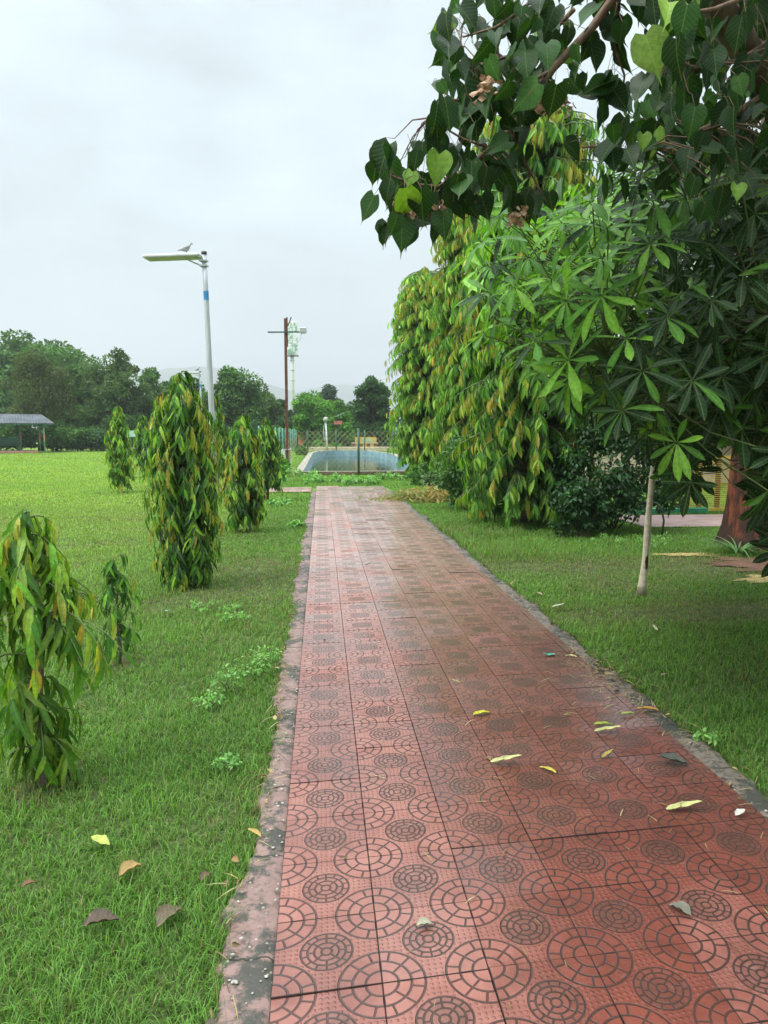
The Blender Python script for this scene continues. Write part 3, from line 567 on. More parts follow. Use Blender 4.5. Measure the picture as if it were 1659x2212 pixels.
# ---------------------------------------------------------------- peepal (heart leaves) overhead
def peepal():
    r = np.random.default_rng(52); base = np.array((6.02, 9.5, -.02))
    t = thing('heart_leaf_tree', 'big tree with rusty red painted trunk and heart-shaped leaves hanging overhead', 'tree', base)
    m = M('red_ochre_trunk', .75, .3); n1 = m.noise(2.6, 5, .6, (1, 1, .4)); n2 = m.noise(18, 5, .7, (1, 1, .3)); X, Y, Z = m.xyz()
    c = m.mix(n2.sstep(.35, .65), (.24, .065, .028), (.16, .045, .022)); st = (n1 + n2 * .3 + X * -.2 - Z * .06).sstep(.52, .66)
    c = m.mix(st * .9, c, (.03, .02, .015)); c = m.mix((n1 * -1 + n2 * .4 + .4).sstep(.25, .35, 0, .5), c, (.30, .14, .06)); c = m.mix(Z.sstep(2.2, 2.7), c, (.13, .09, .06)); m.base(c); m.bump(n1 * 2 + n2, 1, .03)
    tr = MB(); n = 20; V = []; F = []; ks = np.linspace(0, 1, 16)
    for i, q in enumerate(ks):
        for k in range(n):
            a = k / n * 6.283; rr = (.31 - .07 * q + .12 * math.exp(-q * 14)) * (1 + .12 * math.sin(3 * a + 1) + .07 * math.sin(5 * a + 2 + q * 2)); V.append((rr * math.cos(a) - .25 * q * q, rr * math.sin(a) * 1. - .5 * q * q, 4.4 * q))
    for i in range(15):
        for k in range(n): F.append((i * n + k, i * n + (k + 1) % n, (i + 1) * n + (k + 1) % n, (i + 1) * n + k))
    tr.add(V, F); tr.build('trunk', m.m, t, True)
    fork = base + (-.25, -.5, 4.35); br = MB(); LB = MB()
    def bz(a, b, c, n=10): return np.array([(1 - q) ** 2 * a + 2 * q * (1 - q) * b + q * q * c for q in np.linspace(0, 1, n)])
    def tb(mbx, pts, r0, r1, k=7): mbx.tube(np.array(pts) - base, np.linspace(r0, r1, len(pts)), k)
    L1 = [AT(1518, -40, 3.0), AT(1589, 71, 3.1), AT(1665, 195, 3.35)]
    far = bz(fork, np.array((4.2, 6.2, 4.2)), L1[2], 12); allp = list(far)[:-1] + [L1[2], L1[1], L1[0], AT(1430, -190, 2.7), AT(1290, -330, 2.4)]
    tb(LB, allp, .17, .035, 10)
    root = L1[2]
    brs = {}
    def B(name, pts, r0, r1): p = np.array([AT(*q) for q in pts]); brs[name] = p; tb(br, p, r0, r1, 6); return p
    B('b2', [(1690, 190, 3.3), (1659, 201, 3.2), (1572, 256, 3.1), (1480, 299, 3.0), (1420, 322, 2.95), (1360, 329, 2.9), (1300, 316, 2.85), (1258, 318, 2.8)], .02, .004)
    B('b0', [(1430, -190, 2.7), (1380, -80, 2.8), (1279, 60, 2.9), (1191, 152, 2.9), (1148, 218, 2.9), (1104, 278, 2.9), (1061, 321, 2.85), (985, 381, 2.85), (946, 405, 2.8), (905, 400, 2.8), (870, 390, 2.75), (842, 378, 2.75)], .022, .003)
    B('b4', [(1104, 278, 2.9), (1137, 354, 2.95), (1158, 395, 2.95), (1180, 435, 2.95)], .007, .003)
    B('b5', [(1191, 152, 2.9), (1137, 180, 2.85), (1083, 201, 2.8), (1001, 218, 2.8), (952, 212, 2.75)], .009, .003)
    B('b6', [(1345, -40, 2.85), (1327, 54, 2.9), (1327, 98, 2.9), (1349, 163, 2.95), (1344, 218, 3.0)], .008, .003)
    B('b7', [(1240, 20, 2.9), (1191, 71, 3.0), (1104, 120, 3.05), (1040, 140, 3.05), (980, 110, 3.0)], .01, .003)
    B('b9', [(985, 381, 2.85), (930, 430, 2.8), (880, 455, 2.8), (850, 470, 2.8)], .006, .0025)
    B('b10', [(1200, -60, 2.8), (1130, 20, 2.8), (1070, 60, 2.8), (1000, 80, 2.8)], .009, .003)
    B('b11', [(1061, 321, 2.85), (1000, 300, 2.9), (950, 270, 2.9), (925, 250, 2.9)], .006, .002)
    B('b12', [(1700, 60, 3.3), (1600, 130, 3.0), (1500, 150, 2.8), (1440, 110, 2.7)], .012, .004)
    B('b13', [(1720, -40, 3.), (1620, -10, 2.6), (1540, 20, 2.4), (1470, 30, 2.35)], .012, .004)
    pol = [([(930, 85), (990, 45), (1060, -30), (1340, -60), (1335, 30), (1250, 80), (1280, 150), (1200, 250), (1100, 290), (1010, 320), (910, 255), (960, 150)], 115),
           ([(800, 350), (900, 345), (1010, 330), (1110, 350), (1070, 470), (960, 470), (900, 480), (830, 455)], 62),
           ([(1270, 300), (1345, 160), (1400, 190), (1400, 340), (1330, 380), (1220, 350)], 12),
           ([(1370, 240), (1420, 120), (1520, -60), (1950, -60), (1950, 520), (1480, 480), (1350, 400)], 330),
           ([(1380, -60), (1560, -60), (1490, 100), (1420, 150), (1400, 40)], 16),
           ([(1180, -200), (1900, -200), (1900, -30), (1180, -30)], 120)]
    bp = np.concatenate([np.array([a + (b - a) * s for a, b in zip(p[:-1], p[1:]) for s in np.linspace(0, 1, 6)[:-1]]) for p in list(brs.values()) + [np.array(allp[8:])]])
    P = []; D = []; NN = []; S = []; C = []; pet = MB()
    cols = np.array([(.009, .038, .007), (.013, .052, .008), (.022, .08, .011), (.010, .040, .007)])
    def put(p, s, sz, colr):
        d = np.array((0, 0, -1.)) + r.normal(0, .42, 3); d = norm(d); toCam = norm(np.array((0, 0, H)) - p)
        nn = np.array((r.normal(0, .6), -abs(r.normal(.6, .5)), r.uniform(-.2, .9)))
        P.append(p); D.append(d); NN.append(nn); S.append(sz); C.append(colr)
        mid = (s + p) / 2 + np.array((0, 0, .02)); br.tube(np.array([s, mid, p]) - base, (.0016, .0012, .001), 3, False)
    for pg, cnt in pol:
        pg_ = np.array(pg); lo, hi = pg_.min(0), pg_.max(0); c_ = 0
        while c_ < cnt:
            xy = r.uniform(lo, hi)
            if not inpoly(xy[None], pg)[0]: continue
            p = AT(xy[0], xy[1] - 38, r.uniform(2.6, 3.5)); s = bp[np.argmin(((bp - p) ** 2).sum(1))]
            dd = np.linalg.norm(s - p)
            if dd > .12: 
                s2 = s; s = p + norm(s2 - p) * .07
                if dd > .2 and r.random() < .5: br.tube(np.array([s2, (s2 + s) / 2 + (0, 0, .03), s]) - base, (.004, .003, .0018), 4, False)
            f_ = r.random(); cc = cols[r.integers(0, 4)]
            if f_ < .035: cc = np.array((.16, .30, .03))
            elif f_ < .09: cc = np.array((.055, .15, .03))
            put(p, s, r.uniform(.075, .145), cc); c_ += 1
    for p in list(brs.values()):
        for k in range(int(len(p) * 4)):
            i = r.integers(1, len(p)) - 1; q = p[i] + (p[i + 1] - p[i]) * r.random(); off = r.normal(0, .05, 3) + (0, 0, -.05); put(q + off, q, r.uniform(.07, .135), cols[r.integers(0, 4)])
    put(AT(1445, 5, 2.45), AT(1470, 0, 2.45), .165, np.array((.24, .40, .04))); put(AT(1395, 75, 2.6), AT(1420, 60, 2.6), .18, np.array((.20, .33, .05)))
    # the high canopy around the fork
    for k in range(3800):
        d = norm(r.normal(0, 1, 3)); rr = r.uniform(.45, 1) ** .5; q = np.array((6.4, 8.6, 6.0)) + d * (3.6, 3.2, 2.3) * rr
        
        pq, z = proj(q[None])
        if z[0] > .5 and (pq[0, 0] < 1440 + 90 * math.sin(pq[0, 1] * .02)) and pq[0, 1] > -150: continue
        P.append(q); D.append((r.normal(0, .4), r.normal(0, .4), -1)); NN.append(d + (0, 0, .6) + r.normal(0, .4, 3)); S.append(r.uniform(.16, .24)); C.append(cols[r.integers(0, 4)] * 1.3)
    for k in range(4600):  # unseen leaf layer added above view to block overhead light from the whorled tree
        q = np.array((r.uniform(2.5, 6.5), r.uniform(1.2, 8.5), 0)); q[2] = 4.6 + .5 * math.sin(q[0] * 2 + q[1]) + .25 * (q[1] - 2) * .6 + r.uniform(-.5, .7)
        pq, z = proj(q[None])
        if z[0] > .3 and pq[0, 1] > -60: continue
        P.append(q); D.append((r.normal(0, .8), r.normal(0, .8), -.7)); NN.append((r.normal(0, .5), r.normal(0, .5), 1)); S.append(r.uniform(.2, .3)); C.append(cols[r.integers(0, 4)])
    for k in range(9):
        d = norm(r.normal(0, 1, 3)) * (2.6, 2.4, 1.4); e = np.array((6.4, 8.6, 6.0)) + d; tb(LB, bz(fork, (fork + e) / 2 + (0, 0, .3), e, 7), .1, .02, 6)
    LB.build('limbs', simple('smooth_brown_limb', (.15, .095, .065), (.23, .16, .11), .8, 12, .6, .008), t, True); br.build('branches', TWIGR, t, True)
    leaves('crown', LEAFD, T_HEART, np.array(P) - base, np.array(D), np.array(NN), np.array(S), np.array(C), t, r)
    # dry brown seed clusters
    CL = simple('dry_tan_husks', (.38, .22, .13), (.55, .38, .25), .85, 60, .4)
    for i, (px, py, dpt, s) in enumerate([(869, 459, 2.72, .045), (947, 455, 2.8, .05), (1175, 225, 2.75, .05), (1217, 226, 2.8, .04), (1118, 470, 2.85, .045), (1048, 190, 2.7, .05)]):
        c0 = AT(px, py, dpt); hb = MB()
        for k in range(46):
            p = c0 + np.clip(r.normal(0, .42, 3), -1, 1) * s * (1, 1, .9); d = r.normal(0, 1, 3); q = s * .3; a = norm(np.cross(d, (0, 0, 1))) * q; b_ = norm(np.cross(d, a)) * q
            hb.add([p - a, p + b_ * .8 + norm(d) * q * .3, p + a, p - b_ * .8], [(0, 1, 2, 3)])
        hb.v = [tuple(np.array(v) - base) for v in hb.v]; hb.build('seed_cluster', CL, t)
peepal()

# ---------------------------------------------------------------- bushes, weeds and background trees
def foliage(P, D, NN, S, C, name, mat, parent, tp, r): return leaves(name, mat, tp, P, D, NN, S, C, parent, r, .22)
def crown_points(r, n, c, rad, clumps, csize, shell=.55, flat=1.):
    d = norm(r.normal(0, 1, (clumps, 3))); d[:, 2] = np.where(d[:, 2] < -.85, -d[:, 2], d[:, 2]); cc = np.array(c) + d * np.array(rad) * (r.uniform(shell, 1, (clumps, 1)))
    w_ = r.integers(0, clumps, n); e = norm(r.normal(0, 1, (n, 3))) * r.uniform(.4, 1, (n, 1)) ** .5; sz = (csize * r.uniform(.6, 1.35, clumps))[w_]
    P = cc[w_] + e * sz[:, None] * np.array((1, 1, flat)); return P, e, cc, w_
BGC = {'dark': [(.04, .11, .026), (.055, .145, .032), (.065, .16, .04)], 'olive': [(.10, .145, .038), (.13, .17, .045), (.075, .115, .034)], 'mid': [(.075, .18, .036), (.11, .23, .045), (.055, .14, .032)],
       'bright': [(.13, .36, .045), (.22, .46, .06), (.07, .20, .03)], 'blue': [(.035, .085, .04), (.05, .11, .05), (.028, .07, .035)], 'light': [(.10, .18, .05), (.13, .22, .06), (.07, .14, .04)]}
def bg_tree(name, label, px, top, hw, dist, kind, seed, n=7000, low=-.3, leaf=.26, tp=DIA, clumps=60, csz=.24, flat=.75, group='trees along the far edge of the park', droop=0., cat='tree'):
    r = np.random.default_rng(seed); pt = AT(px, top, dist); x = pt[0]; hgt = pt[2]; W = hw / FP * dist / cp_
    t = thing(name, label, cat, (x, dist, 0), 0, group); zc = (hgt + low) / 2; rz = (hgt - low) / 2
    tr = MB(); tr.tube([(0, 0, -.1), (.1, 0, zc * .5), (-.05, .1, zc), (0, 0, zc + rz * .4)], (.035 * hgt, .028 * hgt, .02 * hgt, .008 * hgt), 8)
    low_ = low; n = int(n * 1.9); leaf *= 1.08; P, e, cc, w_ = crown_points(r, n, (0, 0, zc), (W * .88, W * .88, rz * .92), clumps, W * csz * 1.1, .35, flat)
    for k in range(0, clumps, max(1, clumps // 14)): tr.tube([(0, 0, zc * .75), cc[k] * .5 + np.array((0, 0, zc * .45)), cc[k]], (.012 * hgt, .007 * hgt, .003 * hgt), 5)
    tr.build('trunk', BARKD, t, True); cl = np.array(BGC[kind]); tint = r.uniform(.75, 1.3, clumps)
    D = e * .6 + np.array((0, 0, -droop)) + r.normal(0, .5, (n, 3)); NN = e + np.array((0, 0, .7)) + r.normal(0, .5, (n, 3))
    C = cl[r.integers(0, len(cl), n)] * tint[w_][:, None]
    leaves('crown', LEAFM, [tp], P, D, NN, r.uniform(.7, 1.3, n) * leaf, C, t, r, .2); return t
bt = bg_tree
bt('rain_tree', 'huge dark spreading tree rising highest at the far left behind the shed', 40, 722, 185, 96, 'mid', 101, 15000, 0, .48, clumps=120, csz=.2, flat=.4)
bt('rain_tree', 'dense dark tree mass behind the airy tree and the olive tree', 150, 762, 110, 104, 'mid', 121, 9000, -.5, .5, clumps=100, csz=.22, flat=.45)
bt('rain_tree', 'wide dark tree farther left behind the shed, cut by the photo edge', -230, 735, 150, 92, 'mid', 102, 8000, 0, .5, clumps=70, csz=.2, flat=.4)
bt('olive_tree', 'olive-brown feathery tree with dark trunk standing right behind the shed roof', 78, 762, 72, 66, 'olive', 103, 11000, 1.6, .2, DIAL, 80, .26, 1., droop=.9)
bt('dark_tree', 'darker tree filling the gap between the olive tree and the airy light tree', 165, 785, 48, 74, 'mid', 104, 7000, -.4, .26)
bt('airy_tree', 'airy light green tree with thin top twigs against the sky', 245, 752, 82, 68, 'light', 105, 8500, -.3, .22, clumps=95, csz=.17)
bt('bushy_tree', 'green tree behind the top of the largest young mast tree', 330, 795, 62, 74, 'mid', 106, 6500, -.4, .26)
bt('dark_tree', 'dark tree left of the near lamp post behind the farther lamp', 415, 812, 45, 80, 'dark', 107, 5500, -.5, .28)
bt('bushy_tree', 'large rounded dark green tree right behind the near lamp post', 498, 790, 72, 72, 'mid', 108, 12000, -.5, .25, clumps=90)
bt('bushy_tree', 'green tree with yellowish leaf tips left of the rusty pole', 565, 828, 48, 76, 'light', 109, 7000, -.5, .25)
bt('dark_tree', 'small dark tree immediately left of the rusty pole', 606, 862, 24, 84, 'blue', 110, 4000, -.5, .25)
bt('frond_tree', 'bright green rounded tree with layered fronds just right of the rusty pole', 672, 838, 47, 70, 'bright', 111, 8000, .1, .30, DIAL, 85, .22, .55, droop=.25)
bt('frond_tree', 'smaller bright green tree behind the spotlight post', 729, 862, 32, 74, 'bright', 112, 5000, 0, .30, DIAL, 60, .25, .55, droop=.25)
bt('frond_tree', 'bright green tree behind the solar lamp at the pool end', 768, 866, 26, 79, 'bright', 113, 4000, 0, .30, DIAL, 50, .25, .55, droop=.25)
bt('round_tree', 'dark rounded tree against the right mast row at the pool end', 803, 815, 44, 67, 'dark', 114, 9000, -.2, .24, clumps=85)
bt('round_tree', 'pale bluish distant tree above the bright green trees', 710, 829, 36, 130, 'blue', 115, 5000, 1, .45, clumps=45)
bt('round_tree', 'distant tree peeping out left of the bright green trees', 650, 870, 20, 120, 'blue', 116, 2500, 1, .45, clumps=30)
bt('round_tree', 'tall tree far behind the right-hand mast row', 960, 800, 75, 60, 'mid', 117, 5000, .5, .3)
bt('neem_tree', 'yellow-green tree seen beyond the yellow gate at the right', 1450, 760, 150, 24, 'light', 118, 9000, .9, .13, clumps=90)
bt('neem_tree', 'dark leafy tree behind the rusty red trunk', 1660, 620, 160, 20, 'mid', 119, 9000, .8, .13, clumps=90)
bt('neem_tree', 'leafy tree closing the view behind the dark bush', 1280, 700, 110, 30, 'mid', 120, 7000, .5, .16, clumps=80)
r0 = np.random.default_rng(77)
for i, (px, tp_, nm) in enumerate([(-60, 850, 'behind the left part of the shed'), (20, 855, 'behind the green bench'), (120, 850, 'past the right end of the shed roof'), (190, 845, 'under the airy light tree'), (255, 850, 'behind the lone slim mast tree'), (325, 845, 'behind the left shoulder of the largest mast tree'), (385, 850, 'directly behind the largest mast tree'), (445, 855, 'behind the near lamp post foot'), (520, 850, 'below the rounded dark tree'), (575, 865, 'left of the rusty pole'), (640, 900, 'right of the rusty pole'), (700, 905, 'behind the spotlight post, low'), (760, 905, 'behind the solar lamp, low'), (820, 900, 'behind the right mast row, low')]):
    bt('thicket_tree', 'mid-height leafy thicket tree ' + nm, px, tp_, 44, 82, ('mid', 'dark', 'light')[i % 3], 260 + i, 3200, -1.2, .3, clumps=45, csz=.3, group='thicket behind the first line of trees')
hg = [(120, 'low bush beside the right end of the shed'), (165, 'low bush below the dark gap tree'), (205, 'low bush left of the lone slim mast tree'), (345, 'low bush behind the largest young mast tree'), (455, 'low bush behind the foot of the near lamp post'), (500, 'low bush below the large rounded tree'), (548, 'low bush below the far lamp post'), (590, 'low bush left of the green fence'), (-20, 'low bush behind the green bench'), (40, 'low bush behind the shed')]
for i, (px, lb) in enumerate(hg):
    bt('bush', lb, px, 918 + r0.integers(-10, 10), 34, 63 + r0.uniform(-1, 2), 'mid' if i % 2 else 'dark', 200 + i, 1800, .0, .22, clumps=22, csz=.4, group='low bushes along the far edge of the lawn', cat='bush')
for i, (px, y, top, lb) in enumerate([(600, 26, 985, 'round shrub beside the foot of the rusty pole'), (668, 63, 957, 'green shrub at the far left corner of the pool'), (690, 64, 953, 'green shrub beside the spotlight post'), (650, 52, 966, 'low green plant along the fence left of the pool'), (725, 64, 958, 'green shrub right of the spotlight post')]):
    bt('shrub', lb, px, top, 14 if y > 40 else 22, y, 'mid' if i % 2 else 'bright', 220 + i, 900, .0, .16 if y > 40 else .1, clumps=14, csz=.42, group='shrubs around the pool', cat='shrub')
def leafy_bush(name, label, c, rad, n, leaf, cols, seed, group=None, cat='bush', stems=9, tp=None, clumps=60, csz=.2):
    r = np.random.default_rng(seed); t = thing(name, label, cat, (c[0], c[1], 0), 0, group)
    P, e, cc, w_ = crown_points(r, n, (0, 0, c[2]), rad, clumps, min(rad) * csz, .55); P[:, 2] = np.maximum(P[:, 2], .03)
    sb = MB()
    for k in range(stems): q = cc[k % clumps]; sb.tube([(r.normal(0, .06), r.normal(0, .06), -.03), q * .5 + (0, 0, .0), q], (.012 * rad[2] + .003, .008 * rad[2] + .002, .002), 5)
    sb.build('stems', BARK, t, True); cl = np.array(cols)
    leaves('leaves', LEAF, tp or T_OVAL, P, e * .7 + (0, 0, -.35) + r.normal(0, .4, (n, 3)), e + (0, 0, .9) + r.normal(0, .35, (n, 3)), r.uniform(.6, 1.2, n) * leaf, cl[r.integers(0, len(cl), n)] * r.uniform(.85, 1.2, (clumps, 1))[w_], t, r); return t
DG = [(.022, .075, .024), (.03, .10, .03), (.045, .135, .036), (.018, .055, .02)]
leafy_bush('dark_bush', 'large dark green bush between the nearest tall mast tree and the pale trunk', (4.75, 11.4, .95), (1.05, .9, 1.0), 9000, .085, DG, 301, clumps=120)
leafy_bush('dark_bush', 'lower dark bush spilling over the grass at the foot of the nearest tall mast tree', (4.0, 10.7, .42), (.55, .4, .45), 2600, .08, DG, 302, clumps=50)
leafy_bush('climber_bush', 'light green leafy shrub between the two nearer tall mast trees', (3.0, 14.7, .75), (.6, .7, .8), 4200, .09, [(.06, .17, .03), (.08, .21, .035), (.045, .12, .028)], 303, clumps=80)
leafy_bush('shrub', 'greyish green shrub at the foot of the middle tall mast tree', (3.1, 17.6, .35), (.6, .5, .42), 1800, .1, [(.10, .18, .07), (.13, .23, .09), (.07, .14, .05)], 304, clumps=40)
leafy_bush('shrub', 'small bright shrub under the farthest tall mast tree', (3.0, 21.5, .3), (.5, .6, .35), 1300, .1, [(.07, .19, .03), (.10, .24, .04)], 305, clumps=30)
leafy_bush('dark_bush', 'dark green foliage at the right edge beside the rusty red trunk', (6.6, 8.9, .75), (.45, .4, .75), 1800, .12, DG, 306, clumps=40)
WG = [(.22, .46, .12), (.28, .52, .15), (.17, .38, .09)]
weeds = [(G(545, 1462)[:2], .13, .13, 'tallest leafy weed in the left grass halfway to the edging'), (G(500, 1492)[:2], .12, .12, 'leafy weed close to the left of the tallest weed'), (G(572, 1436)[:2], .09, .1, 'leafy weed nearest the left edging beside the tallest weed'), (G(447, 1527)[:2], .1, .08, 'small leafy weed lower left of the tallest weed'), (G(492, 1660)[:2], .07, .05, 'tiny leafy weed low in the near left grass'),
         ((-.95, 6.4), .3, .06, 'spreading low weed in the grass before the largest mast tree'), ((-.75, 6.0), .16, .06, 'low weed by the bare strip right of the largest mast tree'), ((-.95, 15.9), .4, .09, 'pale weed under the mast tree by the crossing path'), ((-.45, 12.2), .12, .05, 'small pale weed beside the edging beyond the largest mast tree'),
         ((1.93, 3.35), .07, .05, 'small weed growing out of the right edging'), ((4.55, 9.5), .35, .14, 'broad-leaved weed left of the rusty red trunk'), ((4.1, 9.9), .3, .1, 'small weed clump behind the pale trunk'),
         ((-.9, 23.6), 1.1, .3, 'dense weed clump before the rusty pole'), ((.3, 22.6), .9, .22, 'weed clump at the end of the path before the pool'), ((1.2, 22.0), .8, .2, 'weed clump beside the pale slab before the pool'), ((-1.8, 22.3), .7, .24, 'weed clump left of the path end'), ((2.4, 24.3), .9, .16, 'thin weed clump before the right end of the pool')]
for i, ((x, y), rr, hh, lb) in enumerate(weeds):
    leafy_bush('weed', lb, (x, y, hh * .55), (rr, rr * .7, hh * .6), int(50 + 700 * min(rr, .8) * (1 if y < 12 else 1.5)), .026 if y < 12 else .08, WG, 320 + i, 'weeds in the grass', 'weed', 4, clumps=14, csz=.5)
# grass tuft by the red trunk
r = np.random.default_rng(5); n = 60; az = r.uniform(0, 6.28, n); t = thing('grass_tuft', 'tuft of long arching grass blades at the foot of the rusty red trunk', 'grass tuft', (5.45, 8.9, 0))
leaves('blades', LEAFM, [leaf_tpl([(0, .03), (.5, .028), (1, .003)], 9, .2, 1.1)], np.stack([.06 * np.cos(az), .06 * np.sin(az), np.zeros(n)], -1), np.stack([np.cos(az) * .6, np.sin(az) * .6, r.uniform(.6, 1.3, n)], -1),
       np.tile((0, 0, 1.), (n, 1)), r.uniform(.25, .48, n), np.tile((.13, .26, .09), (n, 1)), t, r)
# dry cuttings
t = thing('cuttings_heap', 'flat heap of dry yellowish plant cuttings on the right edge of the path', 'plant cuttings', (2.35, 16.7, 0))
P = []; r = np.random.default_rng(6)
def heap(n, cols, sx, sy, hh, ox):
    P = np.stack([ox + r.normal(0, sx, n), r.normal(0, sy, n), np.zeros(n)], -1); P[:, 2] = np.abs(r.normal(0, 1, n)) * hh * np.exp(-((P[:, 0] - ox) / sx / 1.6) ** 2) + .02
    D = r.normal(0, 1, (n, 3)) * (1, 1, .35); return P, D, cols[r.integers(0, len(cols), n)]
a = heap(1500, np.array([(.42, .29, .10), (.5, .36, .14), (.3, .22, .09), (.25, .28, .08)]), .42, .28, .13, .15); b = heap(700, np.array([(.16, .24, .06), (.22, .26, .08), (.3, .22, .1)]), .4, .3, .11, -.35)
PP = np.concatenate([a[0], b[0]]); DD = np.concatenate([a[1], b[1]]); CC = np.concatenate([a[2], b[2]])
leaves('stalks', LEAFM, [leaf_tpl([(0, .02), (.5, .03), (1, .01)], 4, .2, .5), leaf_tpl(LANCE, 4, .5, .6)], PP, DD, r.normal(0, .5, PP.shape) + (0, 0, 1), r.uniform(.1, .24, len(PP)), CC, t, r)

# ---------------------------------------------------------------- fallen leaves and litter
T_FALL = [leaf_tpl([(a, b * 1.25) for a, b in LANCE], 10, .7, d, .016, 2.3, p) for d, p in ((.12, 0), (-.18, 2))]; T_FALLH = [leaf_tpl(OVAL, 10, .6, -.2, .025, 2.4, 1), leaf_tpl(OVAL, 10, .9, .15, .03, 3.1, 2)]
FM = leafmat('fallen_leaf', .5, .12, .4, (1, 1, .8), veins=.5, nv=7., spots=.9)
FL = [(1040, 1542, .13, (.55, .52, .04), 0, 'bright yellow fallen leaf alone in the middle of the path', 25), (1090, 1648, .15, (.52, .50, .22), 0, 'pale curled fallen leaf on the path left of the small yellow one', -4), (1184, 1664, .095, (.50, .42, .05), 0, 'small yellow fallen leaf on a dark wet tile', 125),
      (1310, 1582, .14, (.48, .48, .20), 0, 'pale fallen leaf lying across the pair near the right edging', -8), (1303, 1566, .12, (.30, .38, .06), 0, 'green-yellow fallen leaf in the pair near the right edging', 5), (1311, 1633, .085, (.36, .27, .06), 0, 'small olive-brown fallen leaf below the leaf pair', 30), (1357, 1543, .10, (.34, .37, .09), 0, 'folded green leaf close to the right edging', 8),
      (1474, 1750, .15, (.50, .50, .20), 0, 'long pale fallen leaf on the whitish wet tile', -3), (1234, 1418, .085, (.62, .58, .28), 0, 'pale yellow leaf standing at the right edging corner', 140), (794, 1221, .09, (.20, .05, .025), 0, 'dark red-brown leaf on the path in the distance', 12), (1400, 1533, .12, (.46, .22, .05), 0, 'orange-brown leaf on the right edging stones', 150),
      (1205, 1309, .12, (.62, .58, .45), 0, 'whitish leaf on the grass right of the path', 5), (1163, 1281, .13, (.40, .32, .18), 0, 'tan leaf on the grass beside the whitish one', 110), (1415, 1357, .1, (.55, .5, .36), 0, 'pale leaf on the worn grass below the pale trunk', 85), (213, 1818, .105, (.46, .50, .10), 1, 'yellow-green leaf on the near left grass', 160),
      (287, 1872, .125, (.38, .24, .09), 1, 'tan curled leaf on the near left grass', 50), (370, 1972, .15, (.15, .105, .07), 1, 'large dark brown folded leaf on the near left grass', 60), (225, 1992, .14, (.085, .05, .035), 1, 'almost black crumpled leaf left of the large brown one', 20), (447, 1888, .075, (.14, .08, .05), 1, 'small brown leaf on the grass near the left edging', 60),
      (65, 1905, .06, (.2, .09, .05), 1, 'small reddish leaf at the left edge of the near grass', 40), (550, 1800, .09, (.42, .26, .08), 0, 'yellowish dry leaf caught at the left edging', 130), (1450, 1650, .17, (.09, .095, .085), 1, 'dark grey wet leaf on the right side of the path', 172), (1225, 1545, .05, (.3, .3, .12), 0, 'tiny green leaf scrap on the path', 20),
      (985, 1474, .06, (.4, .42, .15), 0, 'tiny pale leaf scrap in the middle of the path', 160), (870, 1222, .09, (.4, .33, .12), 0, 'small straw-coloured leaf on the distant path', 10), (1105, 1262, .1, (.3, .16, .07), 0, 'brown leaf at the right edging in the distance', 60), (1435, 1455, .08, (.33, .27, .15), 0, 'dull tan leaf in the right grass', 30),
      (1600, 1760, .07, (.6, .56, .5), 1, 'whitish torn scrap at the right edging', 20), (1465, 1965, .1, (.16, .15, .12), 1, 'grey crumbled leaf scrap on the near right tiles', 120), (920, 1998, .07, (.35, .33, .24), 1, 'pale grey scrap on a small ring in the near path', 10), (945, 1240, .07, (.5, .36, .08), 0, 'yellow speck of a leaf in the distant path centre', 70)]
for i, (px, py, s, c, h, lb, rz) in enumerate(FL):
    ongrass = not (600 < px < 1660 and py > 1070) or lb.find('grass') > 0 or lb.find('edging stones') > 0 or lb.find('at the right edging') > 0; z = .022 if lb.find('grass') > 0 else .027
    p = G(px, py, z); a = R(rz); rr = np.random.default_rng(i)
    o = leaves('fallen_leaf', FM, T_FALLH if h else [T_FALL[i % 2]], np.zeros((1, 3)), np.array([[math.cos(a), math.sin(a), .05]]), np.array([[0., 0, 1]]), np.array([s * (.8 if h else 1)]), np.array([c]), None, rr, .02)
    q = p - np.array((math.cos(a), math.sin(a), 0)) * s * .45; o.location = (q[0], q[1], z + (-.006 if lb.find('grass') > 0 else .004)); tag(o, lb, 'leaf', 'fallen leaves and scraps')
PAPER = simple('pale_blue_plastic', (.35, .6, .65), (.5, .7, .75), .5, 30, .2); TEAL = simple('teal_plastic', (.05, .3, .22), (.1, .4, .3), .4, 30, .2)
for (px, py, s, mt, lb) in [(357, 1320, .03, PAPER, 'scrap of pale blue plastic in the left grass'), (1186, 1414, .035, TEAL, 'small teal plastic scrap on the path by the right edging')]:
    p = G(px, py, .03); mb = MB(); rr = np.random.default_rng(px); V = [(s * (i - 1.5) * .7, s * (j - 1) * .6, rr.uniform(0, .018)) for i in range(4) for j in range(3)]; mb.add(V, [(i * 3 + j, i * 3 + j + 3, i * 3 + j + 4, i * 3 + j + 1) for i in range(3) for j in range(2)])
    tag(mb.build('litter', mt, None, False, p), lb, 'litter')
